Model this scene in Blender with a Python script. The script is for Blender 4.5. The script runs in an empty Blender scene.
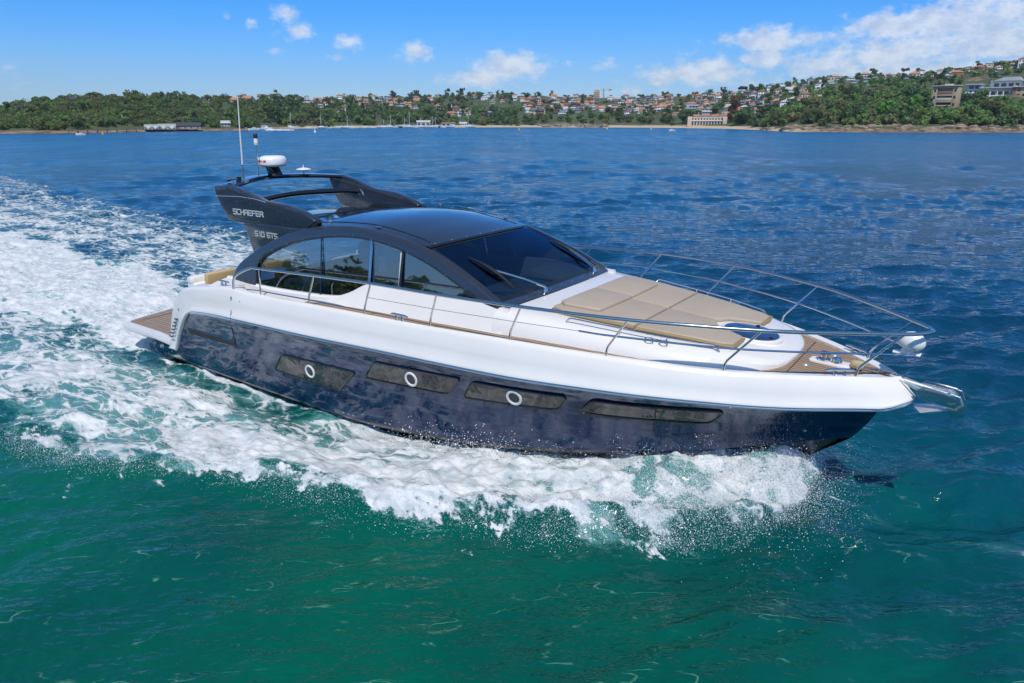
import bpy, bmesh, math, random
import numpy as np
from mathutils import Vector, Matrix

scene = bpy.context.scene
COL = scene.collection
R = math.radians
random.seed(7)
RNG = np.random.default_rng(11)

# ------------------------------------------------------------------ camera, sky, sun, exposure
CAM_H = 4.853
PITCH = 17.573
cam_d = bpy.data.cameras.new("camera")
cam_d.sensor_width = 36.0
cam_d.lens = 24.49
cam_d.clip_start = 0.1
cam_d.clip_end = 20000
cam = bpy.data.objects.new("camera", cam_d)
COL.objects.link(cam)
cam.location = (0, 0, CAM_H)
cam.rotation_euler = (R(90 - PITCH), 0, 0)
scene.camera = cam

SUN_EL, SUN_AZ = 56.0, 178.0          # azimuth clockwise from +Y (straight ahead of the camera)
sd = Vector((math.sin(R(SUN_AZ)) * math.cos(R(SUN_EL)), math.cos(R(SUN_AZ)) * math.cos(R(SUN_EL)), math.sin(R(SUN_EL))))
sun_d = bpy.data.lights.new("sun", 'SUN')
sun_d.energy = 3.6
sun_d.angle = R(0.53)
sun_d.color = (1.0, 0.94, 0.86)
sun = bpy.data.objects.new("sun", sun_d)
COL.objects.link(sun)
sun.rotation_euler = sd.to_track_quat('Z', 'Y').to_euler()

vs = scene.view_settings
vs.view_transform = 'Standard'
vs.look = 'None'
vs.gamma = 1.0
vs.exposure = 0.0
vs.use_curve_mapping = False
scene.render.engine = 'CYCLES'
scene.cycles.use_denoising = True
scene.cycles.max_bounces = 8
scene.cycles.transparent_max_bounces = 16
scene.cycles.caustics_reflective = False
scene.cycles.caustics_refractive = False
scene.cycles.sample_clamp_indirect = 4.0
scene.cycles.sample_clamp_direct = 7.0


# ------------------------------------------------------------------ node helpers
class NT:
    def __init__(self, tree):
        self.t = tree
        self.n = tree.nodes
        self.l = tree.links

    def node(self, kind, **kw):
        n = self.n.new(kind)
        for k, v in kw.items():
            setattr(n, k, v)
        return n

    def put(self, sock, v):
        if v is None:
            return
        if isinstance(v, bpy.types.NodeSocket):
            self.l.new(v, sock)
        elif isinstance(v, (tuple, list)) and sock.type == 'RGBA' and len(v) == 3:
            sock.default_value = (*v, 1)
        else:
            sock.default_value = v

    def math(self, op, a, b=None, c=None, clamp=False):
        n = self.node('ShaderNodeMath', operation=op, use_clamp=clamp)
        for i, v in enumerate((a, b, c)):
            self.put(n.inputs[i], v)
        return n.outputs[0]

    def vmath(self, op, a, b=None):
        n = self.node('ShaderNodeVectorMath', operation=op)
        self.put(n.inputs[0], a)
        if b is not None:
            self.put(n.inputs[1], b)
        return n.outputs[0]

    def mix(self, f, a, b, blend='MIX'):
        n = self.node('ShaderNodeMix', data_type='RGBA', blend_type=blend)
        self.put(n.inputs[0], f)
        self.put(n.inputs[6], a)
        self.put(n.inputs[7], b)
        return n.outputs[2]

    def step(self, v, lo, hi, smooth=True):
        n = self.node('ShaderNodeMapRange', interpolation_type='SMOOTHSTEP' if smooth else 'LINEAR')
        self.put(n.inputs[0], v)
        self.put(n.inputs[1], lo)
        self.put(n.inputs[2], hi)
        return n.outputs[0]

    def noise(self, vec, scale, detail=3.0, rough=0.55, dist=0.0, color=False):
        n = self.node('ShaderNodeTexNoise')
        self.put(n.inputs['Vector'], vec)
        n.inputs['Scale'].default_value = scale
        n.inputs['Detail'].default_value = detail
        n.inputs['Roughness'].default_value = rough
        n.inputs['Distortion'].default_value = dist
        return n.outputs[1 if color else 0]

    def voronoi(self, vec, scale, feature='F1', rand=1.0):
        n = self.node('ShaderNodeTexVoronoi', feature=feature)
        self.put(n.inputs['Vector'], vec)
        n.inputs['Scale'].default_value = scale
        n.inputs['Randomness'].default_value = rand
        return n.outputs['Distance']

    def mapping(self, vec, rot=(0, 0, 0), scale=(1, 1, 1), loc=(0, 0, 0)):
        n = self.node('ShaderNodeMapping')
        self.put(n.inputs[0], vec)
        n.inputs[1].default_value = loc
        n.inputs[2].default_value = rot
        n.inputs[3].default_value = scale
        return n.outputs[0]

    def bump(self, h, strength=0.3, dist=0.01, normal=None):
        n = self.node('ShaderNodeBump')
        self.put(n.inputs['Height'], h)
        self.put(n.inputs['Strength'], strength)
        n.inputs['Distance'].default_value = dist
        if normal is not None:
            self.put(n.inputs['Normal'], normal)
        return n.outputs[0]

    def coord(self, which='Object'):
        return self.node('ShaderNodeTexCoord').outputs[which]

    def attr(self, name):
        return self.node('ShaderNodeAttribute', attribute_name=name).outputs['Fac']


def material(name):
    m = bpy.data.materials.new(name)
    m.use_nodes = True
    nt = NT(m.node_tree)
    p = nt.n['Principled BSDF']
    return m, nt, p


def simple(name, color, rough=0.5, metal=0.0, coat=0.0, var=0.0, vscale=3.0, bump=0.0, bscale=60.0, ior=1.5):
    """Principled paint / metal / plastic with a faint procedural unevenness."""
    m, nt, p = material(name)
    co = nt.coord()
    if var:
        f = nt.noise(co, vscale, 4)
        c = nt.mix(nt.step(f, 0.3, 0.7), tuple(x * (1 - var) for x in color), tuple(min(1, x * (1 + var)) for x in color))
        nt.put(p.inputs['Base Color'], c)
        r = nt.math('MULTIPLY_ADD', nt.noise(co, vscale * 2.7, 3), rough * 0.6, rough * 0.7)
        nt.put(p.inputs['Roughness'], r)
    else:
        nt.put(p.inputs['Base Color'], color)
        p.inputs['Roughness'].default_value = rough
    p.inputs['Metallic'].default_value = metal
    p.inputs['IOR'].default_value = ior
    p.inputs['Coat Weight'].default_value = coat
    p.inputs['Coat Roughness'].default_value = 0.03
    if bump:
        nt.put(p.inputs['Normal'], nt.bump(nt.noise(co, bscale, 3), bump, 0.004))
    return m


# ------------------------------------------------------------------ sky
world = bpy.data.worlds.new("World")
scene.world = world
world.use_nodes = True
wt = NT(world.node_tree)
bg = wt.n['Background']
sky = wt.node('ShaderNodeTexSky', sky_type='NISHITA')
sky.sun_disc = False
sky.sun_elevation = R(SUN_EL)
sky.sun_rotation = R(SUN_AZ)
sky.altitude = 0
sky.air_density = 1.0
sky.dust_density = 0.25
sky.ozone_density = 2.2
d = wt.coord('Generated')
sep = wt.node('ShaderNodeSeparateXYZ')
wt.put(sep.inputs[0], d)
dx, dy, dz = sep.outputs
az = wt.math('MULTIPLY', wt.math('ARCTAN2', dx, dy), 57.29578)
el = wt.math('MULTIPLY', wt.math('ARCSINE', dz), 57.29578)
comb = wt.node('ShaderNodeCombineXYZ')
wt.put(comb.inputs[0], az)
wt.put(comb.inputs[1], wt.math('MULTIPLY', el, 1.5))
P2 = comb.outputs[0]
# cumulus banks: azimuth, elevation, half width, half height (degrees), fullness
CLOUDS = [
    (-20.6, 7.0, 0.6, 0.4, 0.42), (-18.9, 6.6, 0.7, 0.5, 0.46), (-16.6, 7.2, 1.1, 1.0, 0.75), (-15.8, 6.1, 1.4, 0.8, 0.80),
    (-17.4, 4.8, 1.1, 0.4, 0.60), (-12.5, 5.5, 1.2, 0.8, 0.66), (-13.1, 4.5, 1.1, 0.35, 0.55), (-7.3, 4.9, 1.7, 0.85, 0.80),
    (-2.4, 3.1, 3.2, 0.8, 0.85), (-0.3, 4.0, 3.4, 1.15, 0.95), (-0.9, 4.8, 1.1, 0.6, 0.70), (6.7, 4.0, 1.5, 0.6, 0.60),
    (4.4, 4.3, 0.9, 0.5, 0.40), (18.9, 5.5, 3.0, 1.0, 1.10), (18.6, 4.3, 2.2, 0.9, 0.90), (17.0, 5.3, 1.4, 0.5, 0.80),
    (14.5, 3.5, 4.5, 1.0, 0.95), (11.3, 3.1, 3.0, 0.8, 0.75), (23.1, 3.6, 3.5, 1.1, 0.90), (27.3, 4.3, 4.7, 1.5, 0.95),
    (27.1, 6.0, 3.6, 1.0, 1.05), (30.5, 6.1, 4.2, 1.1, 1.15), (32.9, 4.9, 4.2, 1.6, 1.15), (33.7, 6.3, 2.5, 0.9, 0.90),
    (-34.3, 2.8, 2.2, 1.0, 0.40), (9.8, 2.2, 4.6, 0.5, 0.50), (25.0, 4.4, 13.0, 1.9, 0.62), (33.0, 6.2, 6.5, 2.3, 0.85), (15.0, 3.0, 9.0, 1.0, 0.6), (29.0, 3.0, 9.0, 1.6, 0.8), (44.0, 5.5, 6.0, 2.2, 0.9), (-46.0, 4.0, 5.0, 1.5, 0.7)]
dens = None
for (a0, e0, ra, re, amp) in CLOUDS:
    qa = wt.math('DIVIDE', wt.math('SUBTRACT', az, a0), ra)
    qe = wt.math('DIVIDE', wt.math('SUBTRACT', el, e0), re)
    r2 = wt.math('ADD', wt.math('MULTIPLY', qa, qa), wt.math('MULTIPLY', qe, qe))
    g = wt.math('MULTIPLY', wt.math('EXPONENT', wt.math('MULTIPLY', r2, -0.9)), amp)
    dens = g if dens is None else wt.math('MAXIMUM', dens, g)
# loose fair-weather cloud over the rest of the dome (seen in reflections)
hi = wt.node('ShaderNodeCombineXYZ')
inv = wt.math('DIVIDE', 1.0, wt.math('MAXIMUM', dz, 0.06))
wt.put(hi.inputs[0], wt.math('MULTIPLY', dx, inv))
wt.put(hi.inputs[1], wt.math('MULTIPLY', dy, inv))
loose = wt.step(wt.noise(hi.outputs[0], 1.1, 6, 0.6), 0.55, 0.76)
off = wt.step(wt.math('ABSOLUTE', wt.math('ADD', az, 0.0)), 44.0, 60.0)
loose = wt.math('MULTIPLY', loose, wt.math('MAXIMUM', wt.step(el, 12.0, 24.0), wt.math('MULTIPLY', off, wt.step(el, 2.0, 9.0))))
fb = wt.noise(P2, 0.75, 7, 0.62)
fb2 = wt.noise(P2, 0.23, 4, 0.55)
body = wt.math('ADD', dens, wt.math('MULTIPLY', wt.math('SUBTRACT', fb, 0.5), 1.55))
body = wt.math('ADD', body, wt.math('MULTIPLY', wt.math('SUBTRACT', fb2, 0.5), 0.5))
cov = wt.step(body, 0.28, 0.88)
cov = wt.math('MULTIPLY', cov, wt.step(dens, 0.05, 0.25))
cov = wt.math('MULTIPLY', cov, wt.step(el, -0.5, 0.8))
lit = wt.step(wt.noise(wt.vmath('ADD', P2, (0.35, -0.55, 3.0)), 0.75, 5, 0.6), 0.30, 0.66)
SKY_GAIN = 0.124
tint = wt.mix(wt.step(el, 1.0, 8.5), (0.46, 0.67, 1.07), (0.19, 0.63, 1.22))
tint = wt.mix(wt.step(el, 10.0, 40.0), tint, (0.66, 0.86, 1.02))
skyc = wt.mix(1.0, sky.outputs[0], tint, 'MULTIPLY')
white = wt.mix(lit, (4.6, 5.3, 6.6), (7.2, 7.4, 7.7))
c1 = wt.mix(wt.math('MULTIPLY', cov, 0.76), skyc, white)
c2 = wt.mix(wt.math('MULTIPLY', loose, 0.5), c1, (6.5, 6.8, 7.2))
wt.put(bg.inputs[0], c2)
bg.inputs[1].default_value = SKY_GAIN


# ------------------------------------------------------------------ geometry helpers
def tag(o, label=None, cat=None, group=None, kind=None):
    if label:
        o['label'] = label
    if cat:
        o['category'] = cat
    if group:
        o['group'] = group
    if kind:
        o['kind'] = kind
    return o


def empty(name, loc=(0, 0, 0), rot=(0, 0, 0), label=None, cat=None, group=None):
    o = bpy.data.objects.new(name, None)
    COL.objects.link(o)
    o.empty_display_size = 0.3
    o.location = loc
    o.rotation_euler = rot
    return tag(o, label, cat, group)


def copy_tree(o, parent=None):
    c = o.copy()
    COL.objects.link(c)
    c.parent = parent
    for ch in list(o.children):
        copy_tree(ch, c)
    return c


def crom(pts, n=8):
    """Catmull-Rom through 3-D points."""
    P = np.array(pts, float)
    if len(P) < 3:
        return P
    Q = np.vstack([2 * P[0] - P[1], P, 2 * P[-1] - P[-2]])
    out = []
    for i in range(1, len(Q) - 2):
        p0, p1, p2, p3 = Q[i - 1:i + 3]
        for k in range(n):
            t = k / n
            out.append(0.5 * ((2 * p1) + (p2 - p0) * t + (2 * p0 - 5 * p1 + 4 * p2 - p3) * t * t + (3 * p1 - p0 - 3 * p2 + p3) * t ** 3))
    out.append(P[-1])
    return np.array(out)


def curve1(xs, ys):
    """Smooth 1-D interpolation (monotone cubic) as a function."""
    xs = np.array(xs, float)
    ys = np.array(ys, float)
    h = np.diff(xs)
    dl = np.diff(ys) / h
    m = np.zeros(len(xs))
    m[0], m[-1] = dl[0], dl[-1]
    for i in range(1, len(xs) - 1):
        if dl[i - 1] * dl[i] > 0:
            w1, w2 = 2 * h[i] + h[i - 1], h[i] + 2 * h[i - 1]
            m[i] = (w1 + w2) / (w1 / dl[i - 1] + w2 / dl[i])

    def f(x):
        x = np.clip(np.asarray(x, float), xs[0], xs[-1])
        i = np.clip(np.searchsorted(xs, x) - 1, 0, len(xs) - 2)
        t = (x - xs[i]) / h[i]
        t2, t3 = t * t, t * t * t
        return ((2 * t3 - 3 * t2 + 1) * ys[i] + (t3 - 2 * t2 + t) * h[i] * m[i] + (-2 * t3 + 3 * t2) * ys[i + 1] + (t3 - t2) * h[i] * m[i + 1])
    return f


class MB:
    """Collects shapes for ONE mesh object."""

    def __init__(self):
        self.v, self.f, self.m = [], [], []

    def add(self, v, f, mi=0):
        o = len(self.v)
        self.v.extend([tuple(map(float, p)) for p in v])
        self.f.extend([tuple(i + o for i in q) for q in f])
        self.m.extend([mi] * len(f))
        return self

    def loft(self, rows, mi=0, close_u=False, close_v=False, cap=False):
        n, k = len(rows), len(rows[0])
        v = [p for r in rows for p in r]
        f = []
        for i in range(n if close_u else n - 1):
            for j in range(k if close_v else k - 1):
                a, b = i * k + j, i * k + (j + 1) % k
                c, d_ = ((i + 1) % n) * k + (j + 1) % k, ((i + 1) % n) * k + j
                f.append((a, b, c, d_))
        if cap:
            f.append(tuple(range(k))[::-1])
            f.append(tuple((n - 1) * k + j for j in range(k)))
        return self.add(v, f, mi)

    def tube(self, pts, r, n=8, mi=0, closed=False, cap=True):
        P = np.array(pts, float)
        T = np.gradient(P, axis=0)
        if closed:
            T = np.roll(P, -1, 0) - np.roll(P, 1, 0)
        T /= np.linalg.norm(T, axis=1)[:, None] + 1e-12
        rr = np.broadcast_to(np.asarray(r, float), (len(P),))
        u = np.cross(T[0], (0, 0, 1))
        if np.linalg.norm(u) < 1e-3:
            u = np.cross(T[0], (0, 1, 0))
        u /= np.linalg.norm(u)
        rows = []
        for p, t, q in zip(P, T, rr):
            u = u - t * np.dot(u, t)
            u /= np.linalg.norm(u)
            w = np.cross(t, u)
            rows.append([p + q * (math.cos(a) * u + math.sin(a) * w) for a in np.linspace(0, 2 * math.pi, n, endpoint=False)])
        return self.loft(rows, mi, close_u=closed, close_v=True, cap=cap and not closed)

    def box(self, c, s, bev=0.0, rot=None, mi=0, seg=2):
        bm = bmesh.new()
        bmesh.ops.create_cube(bm, size=1)
        for v in bm.verts:
            v.co = Vector((v.co.x * s[0], v.co.y * s[1], v.co.z * s[2]))
        if bev:
            bmesh.ops.bevel(bm, geom=bm.edges[:], offset=bev, segments=seg, profile=0.5, affect='EDGES')
        M = Matrix.Translation(c)
        if rot is not None:
            M = M @ (rot if isinstance(rot, Matrix) else Matrix.Rotation(rot, 4, 'Z'))
        bm.transform(M)
        bm.verts.index_update()
        self.add([v.co[:] for v in bm.verts], [tuple(v.index for v in f.verts) for f in bm.faces], mi)
        bm.free()
        return self

    def lathe(self, prof, c=(0, 0, 0), n=20, mi=0, M=None):
        rows = []
        for (r, z) in prof:
            row = []
            for a in np.linspace(0, 2 * math.pi, n, endpoint=False):
                p = Vector((r * math.cos(a), r * math.sin(a), z))
                if M is not None:
                    p = M @ p
                row.append((p.x + c[0], p.y + c[1], p.z + c[2]))
            rows.append(row)
        return self.loft(rows, mi, close_v=True, cap=True)

    def prism(self, outline, off, mi=0):
        """Outline of 3-D points extruded by vector off."""
        n = len(outline)
        a = [np.array(p, float) for p in outline]
        b = [p + np.array(off, float) for p in a]
        f = [tuple(range(n)), tuple(range(2 * n - 1, n - 1, -1))]
        f += [(i, i + n, (i + 1) % n + n, (i + 1) % n) for i in range(n)]
        return self.add(a + b, f, mi)

    def build(self, name, mats, parent=None, angle=38, bevel=0.0, seg=2, flip=False):
        me = bpy.data.meshes.new(name)
        me.from_pydata(self.v, [], self.f)
        if not isinstance(mats, (list, tuple)):
            mats = [mats]
        for m in mats:
            me.materials.append(m)
        me.polygons.foreach_set('material_index', self.m)
        bm = bmesh.new()
        bm.from_mesh(me)
        bmesh.ops.remove_doubles(bm, verts=bm.verts[:], dist=1e-5)
        bmesh.ops.recalc_face_normals(bm, faces=bm.faces[:])
        if bevel:
            ed = [e for e in bm.edges if len(e.link_faces) == 2 and e.calc_face_angle(0) > R(30)]
            bmesh.ops.bevel(bm, geom=ed, offset=bevel, segments=seg, profile=0.5, affect='EDGES', clamp_overlap=True)
        bm.to_mesh(me)
        bm.free()
        me.polygons.foreach_set('use_smooth', [True] * len(me.polygons))
        me.set_sharp_from_angle(angle=R(angle))
        me.update()
        o = bpy.data.objects.new(name, me)
        COL.objects.link(o)
        o.parent = parent
        return o
# ================================================================== materials of the yacht
def teak_material(name, base=(0.35, 0.24, 0.15), plank=0.075, rot=0.0):
    m, nt, p = material(name)
    co = nt.mapping(nt.coord(), rot=(0, 0, rot))
    sp = nt.node('ShaderNodeSeparateXYZ')
    nt.put(sp.inputs[0], co)
    row = nt.math('DIVIDE', sp.outputs[1], plank)
    fr = nt.math('FRACT', row)
    seam = nt.math('MULTIPLY', nt.step(fr, 0.02, 0.16), nt.step(fr, 0.98, 0.84))
    idn = nt.node('ShaderNodeTexWhiteNoise', noise_dimensions='1D')
    nt.put(idn.inputs['W'], nt.math('FLOOR', row))
    grain = nt.noise(nt.mapping(co, scale=(2.5, 40, 8)), 1.6, 5, 0.65)
    f = nt.math('ADD', nt.math('MULTIPLY', grain, 0.6), nt.math('MULTIPLY', idn.outputs[0], 0.35))
    c = nt.mix(f, tuple(x * 0.72 for x in base), tuple(x * 1.22 for x in base))
    c = nt.mix(nt.step(nt.noise(co, 1.1, 4), 0.42, 0.75), c, tuple(x * 0.9 + 0.03 for x in base))
    c = nt.mix(seam, (0.05, 0.035, 0.025), c)
    nt.put(p.inputs['Base Color'], c)
    p.inputs['Roughness'].default_value = 0.62
    nt.put(p.inputs['Normal'], nt.bump(seam, 0.4, 0.002))
    return m


def hull_material():
    m, nt, p = material("navy_gloss_topsides")
    co = nt.coord()
    # polished dark gelcoat, slightly wavy so that reflections of the foam break up; dried spray spots
    wave = nt.noise(nt.mapping(co, scale=(.45, .45, 2.6)), 1.5, 2, 0.45)
    nt.put(p.inputs['Base Color'], (0.003, 0.012, 0.054))
    nt.put(p.inputs['Roughness'], nt.math('MULTIPLY_ADD', nt.noise(co, 5.0, 4), 0.06, 0.02))
    p.inputs['IOR'].default_value = 1.62
    nt.put(p.inputs['Specular Tint'], (.78, .86, 1.0))
    nt.put(p.inputs['Coat Tint'], (.80, .90, 1.0))
    p.inputs['Coat Weight'].default_value = 1.0
    p.inputs['Coat Roughness'].default_value = 0.04
    b = nt.bump(wave, 0.32, 0.03)
    nt.put(p.inputs['Normal'], b)
    nt.put(p.inputs['Coat Normal'], b)
    return m


def glass_material(name, tint, refl_ior=2.0, extra=0.0, rough=0.015, gcol=(0.92, 0.96, 1.0)):
    m, nt, p = material(name)
    nt.n.remove(p)
    out = nt.n['Material Output']
    tr = nt.node('ShaderNodeBsdfTransparent')
    nt.put(tr.inputs[0], tint)
    gl = nt.node('ShaderNodeBsdfGlossy')
    gl.inputs['Roughness'].default_value = rough
    nt.put(gl.inputs[0], gcol)
    fr = nt.node('ShaderNodeFresnel')
    fr.inputs[0].default_value = refl_ior
    fac = nt.math('ADD', fr.outputs[0], extra, clamp=True)
    mx = nt.node('ShaderNodeMixShader')
    nt.put(mx.inputs[0], fac)
    nt.l.new(tr.outputs[0], mx.inputs[1])
    nt.l.new(gl.outputs[0], mx.inputs[2])
    nt.l.new(mx.outputs[0], out.inputs[0])
    return m


def smoky_pane_material():
    m, nt, p = material("smoked_hull_glass")
    co = nt.coord()
    nt.put(p.inputs['Base Color'], (0.018, 0.017, 0.016))
    p.inputs['Roughness'].default_value = 0.03
    p.inputs['IOR'].default_value = 2.0
    nt.put(p.inputs['Specular Tint'], (1.0, 0.97, 0.93))
    nt.put(p.inputs['Normal'], nt.bump(nt.noise(co, 2.6, 3), 0.3, 0.03))
    return m


def vinyl_material(name, color):
    m, nt, p = material(name)
    co = nt.coord()
    f = nt.noise(co, 2.2, 4)
    nt.put(p.inputs['Base Color'], nt.mix(f, tuple(x * 0.88 for x in color), tuple(x * 1.08 for x in color)))
    p.inputs['Roughness'].default_value = 0.55
    h = nt.math('ADD', nt.math('MULTIPLY', nt.noise(co, 4.0, 3), 1.0), nt.math('MULTIPLY', nt.noise(co, 160, 2), 0.03))
    nt.put(p.inputs['Normal'], nt.bump(h, 0.35, 0.012))
    return m


def sx_mat(s):
    return Matrix.Rotation(R(90 * (1 if s < 0 else -1)), 4, 'X')


def stud(name, pos, r, h, mat, parent, n=8, rot=None):
    """One small domed fitting: a screw head, a through-hull or a filler cap."""
    mb = MB()
    mb.lathe([(0, 0), (r, 0), (r * .75, h), (0, h)], pos, n, M=rot)
    return mb.build(name, mat, parent)


M = {}
M['white'] = simple("white_gelcoat", (0.80, 0.775, 0.725), 0.22, coat=0.5, var=0.02, vscale=1.4)
M['navy'] = hull_material()
M['bottom'] = simple("black_antifouling", (0.018, 0.018, 0.020), 0.30, var=0.35, vscale=2.2, coat=0.2)
M['grey'] = simple("graphite_metallic_paint", (0.060, 0.069, 0.086), 0.28, metal=0.62, coat=1.0, var=0.05, vscale=2.0)
M['roof'] = simple("dark_glossy_roof", (0.020, 0.028, 0.044), 0.20, metal=0.30, coat=1.0, var=0.04, vscale=1.2)
M['black'] = simple("black_rubber", (0.012, 0.012, 0.013), 0.45)
M['gloss_black'] = simple("gloss_black_paint", (0.010, 0.011, 0.013), 0.18, coat=0.6)
M['steel'] = simple("polished_stainless", (0.62, 0.61, 0.60), 0.14, metal=1.0, var=0.02)
M['rub'] = simple("pale_rub_moulding", (0.42, 0.50, 0.58), 0.30, metal=0.3)
M['teak'] = teak_material("teak_deck")
M['teak2'] = teak_material("weathered_teak_platform", (0.34, 0.25, 0.18), 0.09)
M['pad'] = vinyl_material("beige_vinyl", (0.43, 0.355, 0.265))
M['seat'] = vinyl_material("tan_vinyl", (0.52, 0.40, 0.21))
M['piping'] = simple("olive_piping", (0.30, 0.22, 0.10), 0.6)
M['cream'] = vinyl_material("cream_vinyl", (0.66, 0.62, 0.55))
M['mahog'] = simple("varnished_mahogany", (0.16, 0.035, 0.022), 0.2, coat=0.8, var=0.3, vscale=8)
M['letter'] = simple("silver_lettering", (0.58, 0.60, 0.62), 0.3)
M['red'] = simple("red_lettering", (0.55, 0.05, 0.04), 0.4)
M['plastic'] = simple("white_plastic", (0.80, 0.80, 0.78), 0.35, var=0.02)
M['dark_in'] = simple("dark_interior", (0.030, 0.028, 0.028), 0.6)
M['dash'] = simple("grey_dashboard", (0.36, 0.37, 0.38), 0.5, var=0.06)
M['side_glass'] = glass_material("tinted_side_glass", (0.42, 0.46, 0.50), 2.2, 0.14)
M['wind_glass'] = glass_material("tinted_windscreen", (0.20, 0.28, 0.36), 1.7, 0.08, gcol=(0.21, 0.43, 0.68))
M['hatch_glass'] = simple("blue_hatch_acrylic", (0.006, 0.022, 0.085), 0.05, coat=1.0, ior=1.8)
M['pane'] = smoky_pane_material()
M['clear'] = glass_material("clear_acrylic", (0.78, 0.82, 0.85), 1.6, 0.20, 0.10)
M['satin'] = simple("satin_stainless", (0.82, 0.83, 0.84), 0.38, metal=0.75)

# ================================================================== the yacht (x forward, y to port, z up; metres)
PSI, YPOS = -35.6465, (-7.7235, 16.9193, -0.20)
yacht = empty("motor_yacht", YPOS, (R(0.518), R(0.118), R(PSI)),
              "large sport motor yacht with navy hull, white gunwale and graphite hardtop speeding across the bay", "motor yacht")

B = curve1([1.2, 2.0, 2.6, 3, 5, 7, 9, 10, 10.9, 12.2, 13.57, 14.4, 14.9, 15.2, 15.36], [2.0, 2.04, 2.08, 2.1, 2.14, 2.15, 2.13, 2.1, 2.04, 1.80, 1.31, .83, .46, .22, .0])
ZT = curve1([2.05, 2.34, 2.69, 3.02, 3.69, 4.8, 5.7, 7, 9, 10.9, 12.2, 13.57, 14.9, 15.6], [.53, 1.22, 1.70, 1.91, 2.04, 2.165, 2.16, 2.20, 2.24, 2.28, 2.25, 2.19, 2.14, 2.09])
ZB = curve1([1.2, 2.35, 2.62, 2.95, 3.15, 3.40, 4.84, 6.76, 9.07, 10.85, 12.24, 13.4, 14.42, 15.2, 15.55], [.49, .50, .86, 1.27, 1.43, 1.52, 1.63, 1.69, 1.78, 1.82, 1.84, 1.83, 1.80, 1.80, 1.87])
BN = curve1([1.2, 2, 3, 5, 7, 9, 10, 10.9, 12.2, 13.57, 14.4, 14.9, 15.22], [1.98, 2.04, 2.10, 2.16, 2.18, 2.16, 2.13, 2.06, 1.80, 1.24, .70, .30, 0.0])
BC = curve1([1.2, 3, 5, 7, 9, 10, 10.7, 12.2, 13.3, 14.2, 14.6, 14.92], [1.90, 1.95, 2.0, 2.02, 1.98, 1.92, 1.84, 1.47, 1.02, .48, .22, 0.0])
ZC = curve1([1.2, 3, 5, 7.5, 9.5, 10.7, 12.2, 13.3, 14.2, 14.92], [.22, .24, .27, .30, .46, .60, .80, .95, 1.09, 1.19])
XE_T, XE_C = 15.22, 14.92
NQ = 9
QS = np.array([0, .12, .145, .27, .42, .58, .74, .88, 1.0])


def hull_line(q, t):
    """Point on the starboard topsides: q 0 at the white gunwale, 1 at the chine; t along the length."""
    xe = XE_T + (XE_C - XE_T) * (q * 0.55 + q * q * 0.45)
    x = 1.2 + (xe - 1.2) * t
    xt = 1.2 + (XE_T - 1.2) * t
    xc = 1.2 + (XE_C - 1.2) * t
    zt, zc = ZB(xt) - 0.02, ZC(xc)
    bow = np.clip((x - 9.0) / 5.0, 0, 1)
    flare = 0.10 * np.sin(np.pi * q) * bow * np.clip((1 - t) * 12, 0, 1)
    y = BN(xt) + (BC(xc) - BN(xt)) * q - flare
    y = y + 0.014 * (q < 0.13) * np.clip((x - 3) * 2, 0, 1) * np.clip((1 - t) * 20, 0, 1)
    return x, np.maximum(y, 0), zt + (zc - zt) * q


def hull_pt(x, z, out=0.0):
    """Point of the starboard topsides surface at length x and height z."""
    ys, zs = [], []
    for q in QS:
        xe = XE_T + (XE_C - XE_T) * (q * 0.55 + q * q * 0.45)
        t = (x - 1.2) / (xe - 1.2)
        _, y, zz = hull_line(q, min(t, 1))
        ys.append(float(y))
        zs.append(float(zz))
    return (x, -(np.interp(z, zs[::-1], ys[::-1]) + out), z)


# ---- hull
TS = np.unique(np.concatenate([np.linspace(0, .165, 30), np.linspace(.165, .85, 40), 1 - np.linspace(0, 1, 40) ** 1.6 * .15]))
rows, rows_b = [], []
for t in TS:
    half = [hull_line(q, t) for q in QS]
    row = [(float(x), float(y), float(z)) for x, y, z in half]
    rows.append(row)
    xc = 1.2 + (XE_C - 1.2) * t
    bc, zc = float(BC(xc)), float(ZC(xc))
    zk = float(np.interp(xc, [1.2, 8, 11, 13, 14.92], [-.45, -.5, -.4, -.1, .5]))
    xk = lambda xe: 1.2 + (xe - 1.2) * t
    zs = [float(np.interp(t, [0, .93, 1], [zc, zc, zc])), zc - .07, zk + (zc - zk) * .62, zk + (zc - zk) * .3, zk]
    xs = [xk(14.92), xk(14.86), xk(14.33), xk(13.6), xk(12.7)]
    ys = [bc, max(bc - .045, 0), bc * .80, bc * .42, 0.0]
    stem = {0: 1.19, 1: 1.13, 2: .69, 3: .27, 4: -.12}
    w = np.clip((t - .80) / .20, 0, 1) ** 1.5
    rows_b.append([(xs[i], ys[i], zs[i] * (1 - w) + stem[i] * w) for i in range(5)])
mb = MB()
mb.loft([[(x, -y, z) for x, y, z in r] for r in rows])
mb.loft([[(x, y, z) for x, y, z in r] for r in rows])
mb.loft([[(r[0][0], -r[0][1], r[0][2]), (r[0][0], r[0][1], r[0][2])] for r in rows])      # closes the shell below the deck
r0 = [(x, -y, z) for x, y, z in rows[0]] + [(x, -y, z) for x, y, z in rows_b[0][1:]]
r0 = r0 + [(x, -y, z) for x, y, z in r0[::-1][1:]]
mb.add(r0, [tuple(range(len(r0)))])
hull = mb.build("hull", M['navy'], yacht, angle=50)
mb = MB()
mb.loft([[(x, -y, z) for x, y, z in r] for r in rows_b])
mb.loft([[(x, y, z) for x, y, z in r] for r in rows_b])
mb.build("bottom", M['bottom'], yacht, angle=30)

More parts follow.
